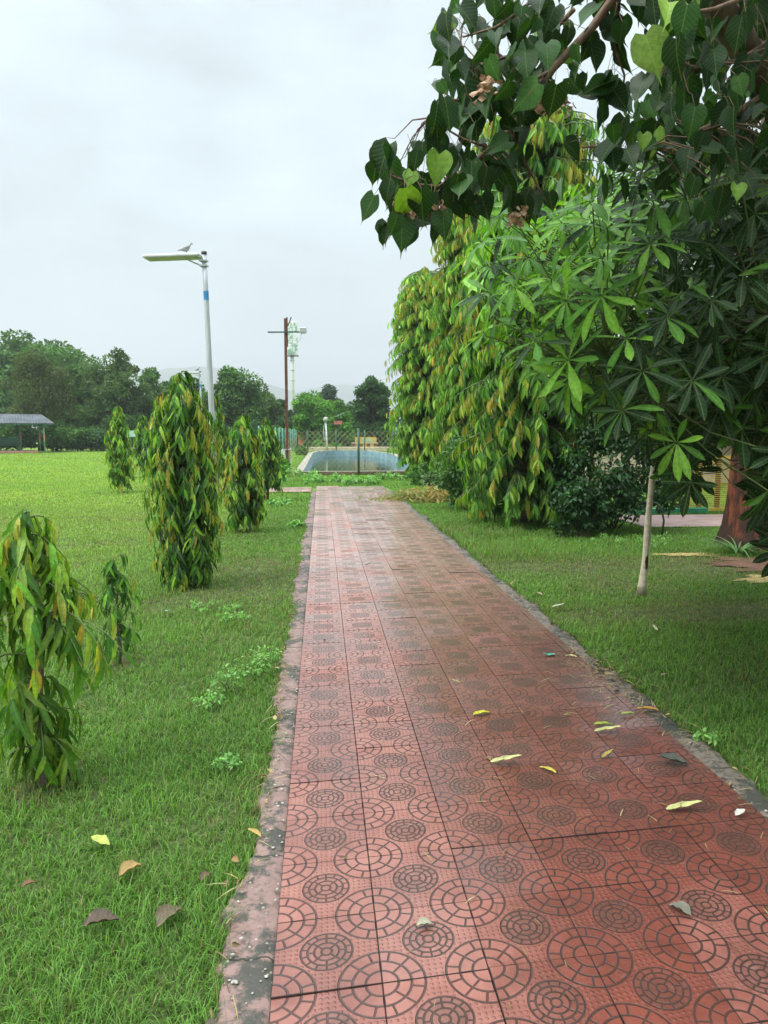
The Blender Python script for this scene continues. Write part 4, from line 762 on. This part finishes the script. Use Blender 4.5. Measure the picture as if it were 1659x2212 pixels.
# straw wisps along the right edging
r = np.random.default_rng(9); n = 900; yy = r.uniform(1.8, 7, n); xx = kerb_r(yy) - .06 + r.normal(0, .05, n); s2 = r.random(n) < .5; yy = np.where(s2, r.normal(4.35, .35, n), yy); xx = np.where(s2, 1.78 + r.normal(0, .09, n), xx)
s3 = r.random(n) < .18; xx = np.where(s3, r.uniform(.2, 1.7, n), xx); yy = np.where(s3, r.uniform(1.6, 6, n), yy)
s4 = r.random(n) < .2; xx = np.where(s4, kerb_l(yy) + .02 + r.normal(0, .02, n), xx)
o = leaves('straw', LEAFM, [leaf_tpl([(0, .02), (.5, .025), (1, .01)], 4, .1, .25)], np.stack([xx, yy, np.full(n, .03)], -1), r.normal(0, 1, (n, 3)) * (1, 1, .12), np.tile((0, 0, 1.), (n, 1)), r.uniform(.02, .09, n), np.array([(.42, .32, .15), (.3, .2, .1), (.5, .42, .22), (.12, .08, .05)])[r.integers(0, 4, n)], None, r)
tag(o, 'dry straw wisps scattered on the path and its edgings', kind='stuff')
n = 420; yy = r.uniform(1.7, 12, n); sd_ = r.random(n); xx = np.where(sd_ < .55, kerb_r(yy) - .07 + r.normal(0, .05, n), np.where(sd_ < .8, kerb_l(yy) + .015 + r.normal(0, .015, n), np.where(sd_ < .92, r.uniform(2, 4.6, n), r.uniform(-.1, 1.7, n))))
k4 = r.random(n) < .3; yy = np.where(k4 & (sd_ < .55), r.normal(4.3, .3, n), yy)
o = leaves('leaf_scraps', FM, T_FALL + T_FALLH, np.stack([xx, yy, np.full(n, .026)], -1), r.normal(0, 1, (n, 3)) * (1, 1, .1), np.tile((0, 0, 1.), (n, 1)) + r.normal(0, .35, (n, 3)), r.uniform(.012, .045, n), np.array([(.25, .14, .06), (.14, .08, .04), (.4, .3, .12), (.08, .05, .035)])[r.integers(0, 4, n)], None, r)
tag(o, 'small crumbled brown leaf scraps gathered along both edgings', kind='stuff')

# ---------------------------------------------------------------- lamps and poles
GALV = simple('galvanised_steel', (.46, .49, .51), (.58, .61, .63), .45, 9, .1, .002, (1, 1, .15), .35)
WHITE = simple('white_paint', (.72, .74, .75), (.62, .64, .65), .5, 6, .1); DARKP = simple('dark_plastic', (.03, .03, .035), (.05, .05, .055), .5, 10, .1)
LED = simple('greenish_lamp_glass', (.34, .37, .27), (.45, .47, .38), .3, 9, .05); BLUE = simple('blue_label', (.03, .22, .48), (.06, .32, .6), .5, 8, 0)
LIGHTG = simple('light_grey_metal', (.5, .52, .53), (.6, .62, .63), .4, 8, .05)
def street_lamp(label, base, h, armlen, rz, detail=True):
    t = thing('street_lamp', label, 'street lamp', base, rz, 'solar street lamps on the left lawn')
    ks = np.linspace(0, 1, 8); MB().tube([(0.0, 0, h * q) for q in ks], .074 - .022 * ks, 16).build('pole', GALV, t, True)
    MB().tube([(0, 0, h), (0, 0, h + .06)], .062, 16).build('pole_cap', DARKP, t, True)
    hx = -armlen / 2 - .06; body = MB(); body.box((hx, 0, h - .03), (armlen, .40, .07), bev=.02); lm = body.build('lamp_head', WHITE, t)
    MB().box((hx, 0, h - .072), (armlen * .93, .33, .012)).build('lamp_glass', LED, lm)
    for k in (-.32, .1, .36): MB().box((hx + k * armlen, .0, h - .082), (.10, .1, .008)).build('lamp_panel', LIGHTG, lm)
    br = MB(); br.tube([(-.03, 0, h - .26), (-.22, 0, h - .18), (-.42, 0, h - .085)], .016, 8); br.box((-.02, 0, h - .25), (.17, .17, .03)); br.box((-.02, 0, h - .14), (.17, .17, .03)); br.build('bracket', GALV, t)
    MB().tube([(0, 0, h - 1.0), (0, 0, h - .80)], .0595, 16, False).build('sticker', BLUE, t, True)
    return t
bx = AT(463, 940, 17.0); L = street_lamp('tall solar street lamp nearest the camera with a bird on its head', (bx[0], 17, 0), 5.55, 1.30, R(-5))
L.rotation_euler = (R(1.0), R(-1.0), R(-9))
b2 = AT(436, 940, 49); l2 = copy_tree(L); l2.location = (b2[0], 49, 0); l2.rotation_euler = (0, 0, R(-6)); l2['label'] = 'farther solar street lamp behind the top of the largest mast tree'
b3 = AT(540, 940, 76); l3 = copy_tree(L); l3.location = (b3[0], 76, 0); l3.rotation_euler = (0, 0, R(-4)); l3['label'] = 'farthest thin solar street lamp left of the rusty pole'
def bird(label, loc, rz, s, c1, c2):
    t = thing('bird', label, 'bird', loc, rz, 'birds perched on the lamps'); mt = simple('grey_plumage', c1, c2, .8, 25, .2)
    prof_ = [(-.175, .045, .006, .002), (-.13, .055, .02, .006), (-.09, .072, .03, .018), (-.05, .085, .042, .036), (0, .10, .052, .052), (.045, .125, .046, .05), (.07, .158, .03, .032), (.082, .185, .021, .024), (.094, .205, .022, .023), (.108, .212, .018, .018), (.121, .209, .008, .007)]
    n = 12; V = []; F = []
    for x, z, ry, rz_ in prof_:
        for k in range(n): a = k / n * 6.283; V.append((x * s * 1.6, ry * math.cos(a) * s * 1.6, (z + rz_ * math.sin(a)) * s * 1.6))
    for i in range(len(prof_) - 1):
        for k in range(n): F.append((i * n + k, i * n + (k + 1) % n, i * n + n + (k + 1) % n, i * n + n + k))
    F += [tuple(range(n - 1, -1, -1)), tuple(range((len(prof_) - 1) * n, len(prof_) * n))]; MB().add(V, F).build('body', mt, t, True)
    q = s * 1.6; MB().tube([(.118 * q, 0, .208 * q), (.142 * q, 0, .2 * q)], (.006 * q, .001 * q), 6).build('beak', DARKP, t)
    for sd_ in (-1, 1):
        V = [(.05 * q, sd_ * .045 * q, .13 * q), (0, sd_ * .058 * q, .135 * q), (-.07 * q, sd_ * .045 * q, .10 * q), (-.15 * q, sd_ * .02 * q, .06 * q), (-.08 * q, sd_ * .052 * q, .065 * q), (0, sd_ * .058 * q, .075 * q)]
        MB().add([(a, b + sd_ * .004 * q, c) for a, b, c in V] + V, [(0, 1, 2, 3, 4, 5), (11, 10, 9, 8, 7, 6)]).build('wing', mt, t)
        MB().tube([(.0, sd_ * .02 * q, .055 * q), (.008 * q, sd_ * .02 * q, 0)], .004 * q, 5).build('leg', DARKP, t)
    return t
bp_ = AT(402, 531, 17.0); bird('grey dove perched on top of the nearest lamp head', (bp_[0], 17.0, 5.545 + .012),   .5, .75, (.22, .21, .2), (.32, .30, .29))
bird('small dark bird perched on the farther lamp beside its pole', (b2[0] - .15, 49, 5.585), .5, .8, (.12, .12, .12), (.18, .18, .17))
RUST = simple('rusty_brown_steel', (.10, .035, .022), (.17, .06, .035), .8, 12, .4, .004); DGREEN = simple('dark_green_paint', (.02, .09, .06), (.03, .12, .08), .5, 10, .1); CONC = simple('pale_concrete', (.5, .47, .43), (.38, .36, .33), .85, 10, .5, .01)
x0, y0 = G(621, 1024)[:2]; y0 = 27.9; x0 = AT(621, 1000, y0)[0]
t = thing('utility_pole', 'rusty brown utility pole with a crossbar and floodlight before the pool', 'pole', (x0, y0, 0)); zt = AT(622, 688, y0)[2]; zc = AT(622, 718, y0)[2]; s = y0 / FP
MB().box((0, 0, zt / 2), (.105, .105, zt)).build('post', RUST, t)
MB().box((.06, .0, zt - .5), (.05, .05, 1.1)).build('side_plate', RUST, t)
MB().tube([(.09, 0, zt - .28), (.22, 0, zt + .05)], .022, 6).build('strut', RUST, t)
MB().box((-.05, -.07, zc), (1.22, .05, .05), tilt=-.02).build('crossbar', DGREEN, t)
fl = MB().box((.66, -.07, zc + .07), (.26, .14, .22), bev=.02).build('floodlight', LIGHTG, t); MB().box((.66, -.148, zc + .08), (.2, .012, .14)).build('lens', simple('grey_lens', (.35, .36, .36), (.45, .46, .46), .2, 5, 0), fl)
MB().tube([(.62, -.07, zc - .04), (.56, -.07, zc - .14), (.6, -.07, zc - .2), (.48, -.07, zc - .35), (.38, -.06, zc - .42), (.2, 0, zc - .5)], .012, 6).build('cable', LIGHTG, t)
MB().box((-.15, -.02, .72), (.15, .12, .42), bev=.02).build('meter_box', LIGHTG, t)
MB().tube([(-.05, -.07, .95), (.09, -.07, .9), (.1, -.07, .45), (-.1, -.07, .35), (-.12, -.07, .25), (.09, -.07, .2)], .018, 6).build('looped_cable', simple('brown_cable', (.18, .08, .05), (.25, .12, .08), .6, 20, 0), t)
MB().tube([(.12, .02, 0), (.12, .02, 1.0)], .025, 8).build('pipe', WHITE, t)
for k in (.45, .93): MB().box((-.02, 0, k), (.34, .16, .03)).build('clamp', LIGHTG, t)
# antenna mast
yT = 120.; xT = AT(633, 900, yT)[0]; zT = AT(633, 695, yT)[2]; zb_ = AT(633, 768, yT)[2]; t = thing('antenna_mast', 'tall white antenna mast with white and green panels far behind the rusty pole', 'antenna mast', (xT, yT, 0)); q = yT / FP
MB().tube([(0, 0, 0), (0, 0, zT * .6), (0, 0, zT)], (.34, .3, .26), 14).build('mast', WHITE, t, True)
for k in (780, 800, 822, 845, 868): zz = AT(633, k, yT)[2]; MB().tube([(0, 0, zz), (0, 0, zz + .12)], .38, 14).build('joint_ring', LIGHTG, t, True)
PG = simple('white_green_panel', (.72, .76, .76), (.25, .42, .30), .5, 1.1, 0, lo=.5, hi=.58)
for sx in (-.35, .55):
    for k in range(3): hh = (zT - zb_) / 3; MB().box((sx * 1., -.45, zb_ + hh * (k + .5)), (.72, .3, hh * .92), bev=.05).build('antenna_panel', PG, t)
MB().box((.1, -.3, zb_ - .1), (1.9, .9, .12)).build('platform', DARKP, t)
# spotlight post & solar lamp
yS = 62.; xS = AT(704, 940, yS)[0]; zS = AT(703, 906, yS)[2]; t = thing('spotlight_post', 'white post with a round spotlight at the far end of the pool', 'spotlight', (xS, yS, 0))
MB().tube([(.1, 0, 0), (.05, 0, 1.2), (0, 0, zS - .15)], (.12, .08, .06), 10).build('post', WHITE, t, True); MB().tube([(-.12, -.03, .9), (-.2, -.03, 1.7), (-.08, -.03, zS - .2)], .03, 6).build('cable', LIGHTG, t)
hd = MB(); hd.tube([(0, .15, zS), (0, -.05, zS), (0, -.17, zS)], (.13, .2, .23), 18); hd = hd.build('lamp_head', simple('weathered_aluminium', (.3, .31, .3), (.42, .43, .42), .5, 6, .1), t, True); MB().tube([(0, -.172, zS), (0, -.185, zS)], .17, 18).build('lens', LED, hd, True)
yS = 64.; xS = AT(733, 940, yS)[0]; zS = AT(733, 896, yS)[2]; t = thing('solar_lamp', 'dark post with tilted solar panel and small red box behind the pool', 'solar lamp', (xS, yS, 0))
MB().tube([(0, 0, 0), (0, 0, zS)], .035, 8).build('post', DARKP, t, True); MB().box((.05, 0, zS), (1.0, .5, .04), tilt=R(-22)).build('solar_panel', simple('pale_solar_panel', (.35, .45, .42), (.45, .55, .52), .25, 3, 0), t)
MB().box((-.12, -.1, AT(730, 913, yS)[2]), (.72, .2, .3)).build('red_box', simple('faded_red_paint', (.4, .11, .08), (.5, .2, .15), .6, 6, .1), t)

# ---------------------------------------------------------------- pool
POOLB = simple('faded_blue_pool_paint', (.15, .29, .34), (.24, .39, .43), .6, 1.2, .2, .01, lo=.45, hi=.6); COP = simple('worn_pool_coping', (.36, .32, .27), (.22, .19, .16), .85, 5, .5, .02)
t = thing('pool', 'long tank with faded blue walls holding dark green water behind a mesh fence', 'pool', (0, 0, 0)); P_ = np.array(POOL); cen = P_.mean(0); ZC = .13; ZW = -.33
ins = []
n = len(P_)
for i in range(n):
    a, b, c = P_[i - 1], P_[i], P_[(i + 1) % n]; e1 = norm(b - a); e2 = norm(c - b); n1 = np.array((-e1[1], e1[0])); n2 = np.array((-e2[1], e2[0])); nn = norm(n1 + n2); d = .32 / max(.5, nn @ n1); q = b + nn * d
    if np.linalg.norm(q - cen) > np.linalg.norm(b - cen): q = b - nn * d
    ins.append(q)
ins = np.array(ins)
def loop(Pa, za, Pb, zb2, name, mat): V = [(*p, za) for p in Pa] + [(*p, zb2) for p in Pb]; return MB().add(V, [(i, (i + 1) % n, n + (i + 1) % n, n + i) for i in range(n)]).build(name, mat, t)
loop(P_, -.05, P_, ZC, 'outer_wall', simple('brown_stained_wall', (.14, .085, .06), (.2, .14, .1), .85, 3, .4, .01)); loop(P_, ZC, ins, ZC + .003, 'coping', COP)
slope = cen + (ins - cen) * np.array((.955, .9965)); loop(ins, ZC, slope, ZW - .25, 'inner_wall', POOLB)
m = M('dark_green_water', .03, .5); n1 = m.noise(1.8, 3, .5, (.12, 1, 1)); n2 = m.noise(6, 3, .5, (.15, 1, 1)); m.base(m.mix(n1.sstep(.4, .6), (.012, .022, .010), (.02, .032, .014))); m.bump(n1 * 1. + n2 * .5, .3, .03)
V = [(*p, ZW) for p in slope * 1.0 + (ins - slope) * .35]; o = MB().add(V, [tuple(range(n))]).build('water', m.m); tag(o, 'dark green pool water with fine ripples', kind='structure')
o = MB().box((1.1, 22.9, .03), (1.0, .5, .06), bev=.01).build('stone_slab', CONC); tag(o, 'flat pale slab lying in the weeds before the pool', 'slab')
# mesh fence in front of the pool
WIRE = simple('weathered_yellow_wire', (.36, .33, .14), (.22, .27, .16), .6, 2, 0); GWIRE = simple('green_wire', (.04, .16, .12), (.07, .2, .16), .6, 2, 0)
def ribbon(mb, a, b, w, nrm=None):
    mb.tube([a, b], w, 3, False)
def mesh_fence(name, label, A, B, h, cell, wr, post_ts, post_r, wm, pm, bars=0, barm=None):
    A = np.array(A, float); B = np.array(B, float); L = np.linalg.norm(B - A); u = (B - A) / L; t = thing(name, label, 'fence', (A[0], A[1], 0)); mb = MB(); k = -h
    def pt(s, z): return (u[0] * s, u[1] * s, z)
    while k < L:
        for sg in (1, -1):
            if sg > 0: s0, z0_, s1, z1 = k, 0, k + h, h
            else: s0, z0_, s1, z1 = k, h, k + h, 0
            if s0 < 0: f = -s0 / h; z0_ = z0_ + (z1 - z0_) * f; s0 = 0
            if s1 > L: f = (L - s0) / (s1 - s0); z1 = z0_ + (z1 - z0_) * f; s1 = L
            if s1 > s0 + .01: mb.tube([pt(s0, z0_ + .03), pt(s1, z1 + .03)], wr, 3, False)
        k += cell
    mb.build('wire_mesh', wm, t)
    for s in post_ts: MB().tube([pt(s * L, -.05), pt(s * L, h + .12)], post_r, 8).build('post', pm, t, True)
    if bars:
        for i in range(bars): s = (i + .5) / bars * L; MB().box((*[u[0] * s + .12, u[1] * s], h * .34), (.035, .035, h * .68)).build('bar', barm, t)
    return t
mesh_fence('mesh_fence', 'yellowish diamond wire fence with one green post in front of the pool', (x0 + .1, 27.0 - .25), (4.4, 26.75), 1.62, .2, .0052, [.46], .045, WIRE, DGREEN)
o = mesh_fence('mesh_fence', 'green wire fence with green posts and yellow bars running along the left of the pool', (-2.75, 25.), (-2.3, 66), 1.75, .6, .004, [i / 13 for i in range(14)], .035, GWIRE, simple('faded_green_post', (.06, .24, .2), (.1, .3, .25), .5, 6, .1), 13, simple('dull_yellow_bar', (.42, .33, .12), (.35, .25, .1), .7, 6, .1))
mesh_fence('mesh_fence', 'rusty wire fence closing the far end of the pool', (-1.2, 61.5), (7.5, 61.5), 1.7, .5, .0055, [0, .28, .56, .84], .05, WIRE, DGREEN)
# barriers beyond the pool
YEL = simple('yellow_paint', (.62, .42, .06), (.52, .33, .05), .6, 2, .1); BRN = simple('brown_red_paint', (.2, .06, .035), (.14, .045, .03), .7, 3, .2); CREAM = simple('cream_plaster', (.62, .52, .38), (.5, .4, .28), .8, 3, .2); ORG = simple('orange_red_plaster', (.52, .2, .12), (.42, .15, .09), .8, 2, .2)
yB = 63.6; xl = AT(760, 950, yB)[0]; xr = AT(815, 950, yB)[0]; t = thing('striped_wall', 'low yellow and brown striped wall beyond the far end of the pool', 'wall', (xl, yB, 0)); Wd = xr - xl; nb_ = 7
zt_ = AT(790, 958, yB)[2]
for i in range(nb_): MB().box((Wd * (i + .5) / nb_, 0, zt_ / 2), (Wd / nb_ - .004, .25, zt_)).build('panel', YEL if i % 2 else BRN, t)
MB().box((Wd / 2, -.01, zt_ + .04), (Wd + .1, .32, .08)).build('cap', CREAM, t)
t = thing('sign_board', 'yellow framed board with green centre standing above the striped wall', 'board', (AT(790, 950, 64.0)[0], 64.0, 0)); z1 = AT(790, 944, 64.)[2]; z0_ = AT(790, 958, 64.)[2]
MB().box((0, 0, (z1 + z0_) / 2), (1.9, .06, z1 - z0_)).build('frame', YEL, t); MB().box((.1, -.035, (z1 + z0_) / 2), (1.0, .02, (z1 - z0_) * .6)).build('panel', simple('pale_green_board', (.3, .45, .3), (.4, .5, .3), .6, 3, 0), t)
for sx in (-.85, .85): MB().tube([(sx, .05, 0), (sx, .05, z1)], .04, 8).build('leg', YEL, t, True)
o = MB().box((2.4, 62.6, .15), (7.5, .5, .4), bev=.03).build('low_wall', CREAM); tag(o, 'long low cream wall between the pool and the striped wall', 'wall')
for (px, dd, wv, lb) in [(652, 70, .7, 'orange-red wall piece at the far end of the green fence'), (697, 71, .5, 'orange-red wall piece behind the spotlight post')]:
    c = AT(px, 950, dd); t = thing('gate_pillar', lb, 'pillar', (c[0], dd, 0), 0, 'orange-red pillars beyond the pool'); MB().box((0, 0, .75), (wv, wv, 1.5)).build('shaft', ORG, t); MB().box((0, 0, 1.55), (wv + .12, wv + .12, .1)).build('cap', ORG, t)

# ---------------------------------------------------------------- shed
yS = 58.5; SX = AT(97, 975, yS)[0]; t = thing('shed', 'open shed with grey sheet roof on red and green posts at the left', 'shed', (SX, yS, 0), R(24)); LX = 11.; dp = 3.6; zr = AT(97, 914, yS)[2]
m = M('grey_corrugated_sheet', .75, .3); X, Y, Z = m.xyz(); cor = (X * 6.283 * 5)._m('SINE'); n1 = m.noise(1.2, 5); m.base(m.mix(n1.sstep(.4, .65), (.075, .085, .095), (.12, .13, .145))); m.bump(cor, .6, .03)
ze = zr + 1.05
V = [(.75, -.35, zr), (-LX, -.35, zr), (-LX, dp * .5, zr + .72), (.0, dp * .5, zr + .72), (.75, dp + .35, zr), (-LX, dp + .35, zr)]; th = .05
V2 = V + [(a, b, c - th) for a, b, c in V]; MB().add(V2, [(0, 3, 2, 1), (3, 4, 5, 2), (0, 4, 3), (7, 8, 9, 6), (8, 11, 10, 9), (6, 9, 10), (0, 1, 7, 6), (1, 2, 5, 11, 8, 7), (4, 10, 11, 5), (0, 6, 10, 4)]).build('roof', m.m, t)
MB().box((-LX / 2 + .3, -.3, zr - .09), (LX + .6, .06, .09)).build('fascia', DGREEN, t)
def shed_post(x, y):
    po = MB().tube([(x, y, .1), (x, y, zr - .02 + (.0))], .055, 8).build('post', simple('faded_green_paint', (.12, .32, .22), (.3, .42, .33), .6, 2, .1), t, True)
    MB().tube([(x, y, .95), (x, y, 1.5)], .058, 8, False).build('red_band', simple('faded_red_band', (.5, .16, .1), (.6, .3, .2), .6, 3, 0), po, True)
for x in (0, -3.45, -6.9, -10.3): shed_post(x, 0.0)
for x in (-.1, -1.5 - 0, -6.9): shed_post(x, dp)
MB().box((-LX / 2 - .5, dp / 2, .06), (LX, dp + .9, .2), bev=.02).build('plinth', simple('reddish_plinth', (.34, .16, .1), (.42, .24, .17), .8, 2, .3), t)
bx_ = AT(30, 970, 59.2); t = thing('bench', 'dark green bench under the grey shed roof', 'bench', (SX - 2.68, 58.7, .16), R(24)); BG = simple('bench_green', (.02, .10, .07), (.03, .14, .095), .5, 4, .1)
MB().box((0, 0, .45), (1.55, .45, .06)).build('seat', BG, t); MB().box((0, .22, .78), (1.55, .05, .5), bev=.01).build('backrest', BG, t)
for sx in (-.68, .68):
    for sy in (-.17, .2): MB().box((sx, sy, .21), (.06, .06, .42)).build('leg', BG, t)
    MB().box((sx, 0, .66), (.05, .42, .05)).build('armrest', BG, t)
# bits at the far edge of the lawn
c = AT(309, 970, 60); t = thing('white_platform', 'low white slab on short legs beyond the lawn behind the mast trees', 'platform', (c[0], 60, 0)); MB().box((0, 0, .3), (1.9, .7, .1)).build('top', WHITE, t)
for sx in (-.8, .8): MB().box((sx, 0, .12), (.15, .5, .26)).build('leg', WHITE, t)
c = AT(304, 960, 61); t = thing('park_post', 'thin dark post with pale green top beside the white slab', 'post', (c[0], 61, 0)); MB().tube([(0, 0, 0), (0, 0, 2.0)], .05, 8).build('shaft', DARKP, t, True); MB().box((-.45, 0, 1.5), (.8, .3, .5)).build('box', simple('pale_green_box', (.3, .5, .42), (.4, .6, .5), .6, 4, 0), t)

# ---------------------------------------------------------------- gate, wall, hose at the right
GY = simple('yellow_gate_paint', (.60, .40, .05), (.68, .50, .10), .5, 4, .1); yG = 13.6
xa = AT(1487, 1100, yG)[0]; t = thing('yellow_gate', 'yellow barred metal gate left of the rusty red trunk', 'gate', (xa, yG, 0)); zt_ = AT(1490, 985, yG)[2]; fw = 1.15
for x in (0, fw): MB().box((x, 0, zt_ / 2), (.06, .06, zt_)).build('upright', GY, t)
for z in (.06, zt_ - .03): MB().box((fw / 2, 0, z), (fw - .062, .05, .06)).build('rail', GY, t)
for i in range(24): MB().box((fw / 2, .0, .12 + i * (zt_ - .2) / 24), (fw - .064, .012, .013)).build('wire_bar', GY, t)
for i in range(2): MB().box((.22 + i * .38, .03, zt_ / 2), (.1, .03, zt_ - .12)).build('slat', BRN, t)
t = thing('overhead_beam', 'yellow overhead beam behind the dark leaves left of the gate', 'beam', (xa - 1.6, yG + .5, 0)); zz = AT(1440, 955, yG)[2]; MB().box((.3, 0, zz + .5), (2.8, .08, .1)).build('rail', GY, t)
for x in (-1.0, 1.65): MB().tube([(x, 0, 0), (x, 0, zz + .45)], .03, 8).build('upright', GY, t)
o = MB().box((AT(1455, 1110, 13.3)[0], 13.45, .05), (1.5, .12, .11), bev=.01).build('kerb_rail', simple('green_kerb_paint', (.02, .2, .1), (.04, .26, .14), .6, 5, .1)); tag(o, 'dark green kerb bar beside the yellow gate', 'kerb bar')
t = thing('boundary_wall', 'long pale brown wall beyond the gate at the right', 'wall', (9.5, 21.5, 0)); MB().box((0, 0, .8), (11, .25, 1.6)).build('panel', CREAM, t); MB().box((0, 0, 1.64), (11.1, .33, .08)).build('cap', CONC, t)
t = thing('green_wall', 'teal painted wall at the right edge behind the rusty red trunk', 'wall', (8.3, 11.4, 0)); TG = simple('teal_wall_paint', (.06, .32, .24), (.09, .38, .29), .7, 2, .2); MB().box((.35, -.3, .9), (2.6, .2, 1.8)).build('panel', TG, t); MB().box((.35, -.3, 1.84), (2.7, .3, .08)).build('cap', CONC, t)
ph = [AT(1402, 1083, 10.6), AT(1418, 1087, 10.6), AT(1430, 1103, 10.6), AT(1434, 1125, 10.6), AT(1430, 1150, 10.6)]; ph[-1][2] = -.02
o = MB().tube([ph[0] + (-.08, .05, -.03)] + ph, .017, 8).build('hose', DARKP, None, True); tag(o, 'black hose arching out of the grass behind the pale trunk', 'hose')

# ---------------------------------------------------------------- hills
HM = simple('wooded_hill', (.04, .07, .035), (.07, .10, .05), .95, .008, .5, 3)
def hill(label, pts, dist, depth, seed):
    n = 60; m_ = 10; V = []; F = []; r = np.random.default_rng(seed); px = np.linspace(pts[0][0], pts[-1][0], n); py = np.interp(px, [p[0] for p in pts], [p[1] for p in pts])
    for i in range(n):
        c = AT(px[i], py[i], dist); hh = max(c[2], .5) + r.normal(0, 1.5)
        for k in range(m_): q = k / (m_ - 1); V.append((c[0] * (1 + (q - .5) * .1), dist + (q - .5) * depth, hh * math.sin(math.pi * q) - 4 + r.normal(0, 1.5) * (0 < k < m_ - 1)))
    for i in range(n - 1):
        for k in range(m_ - 1): F.append((i * m_ + k, (i + 1) * m_ + k, (i + 1) * m_ + k + 1, i * m_ + k + 1))
    tag(MB().add(V, F).build('hill', HM, None, True), label, kind='structure')
hill('pale hazy hill on the left horizon', [(-900, 930), (-300, 880), (100, 850), (330, 800), (430, 787), (500, 795), (560, 822), (620, 838), (700, 860), (800, 930)], 2400, 900, 1)
hill('pale hazy hill on the horizon above the pool', [(560, 930), (620, 850), (690, 832), (740, 828), (790, 832), (850, 838), (1000, 845), (1500, 830), (2400, 900), (2800, 934)], 2900, 900, 2)
# ---------------------------------------------------------------- haze
HZ = bpy.data.materials.new('haze'); HZ.use_nodes = True; HZ.node_tree.nodes.clear()
ho = HZ.node_tree.nodes.new('ShaderNodeOutputMaterial'); pv = HZ.node_tree.nodes.new('ShaderNodeVolumePrincipled'); HZ.node_tree.links.new(pv.outputs[0], ho.inputs['Volume'])
pv.inputs['Color'].default_value = (.93, .97, 1, 1); pv.inputs['Density'].default_value = .00065; pv.inputs['Anisotropy'].default_value = .2
o = MB().box((0, 0, 194), (7000, 7000, 392)).build('haze', HZ); tag(o, 'thin pale haze over the park', kind='stuff')
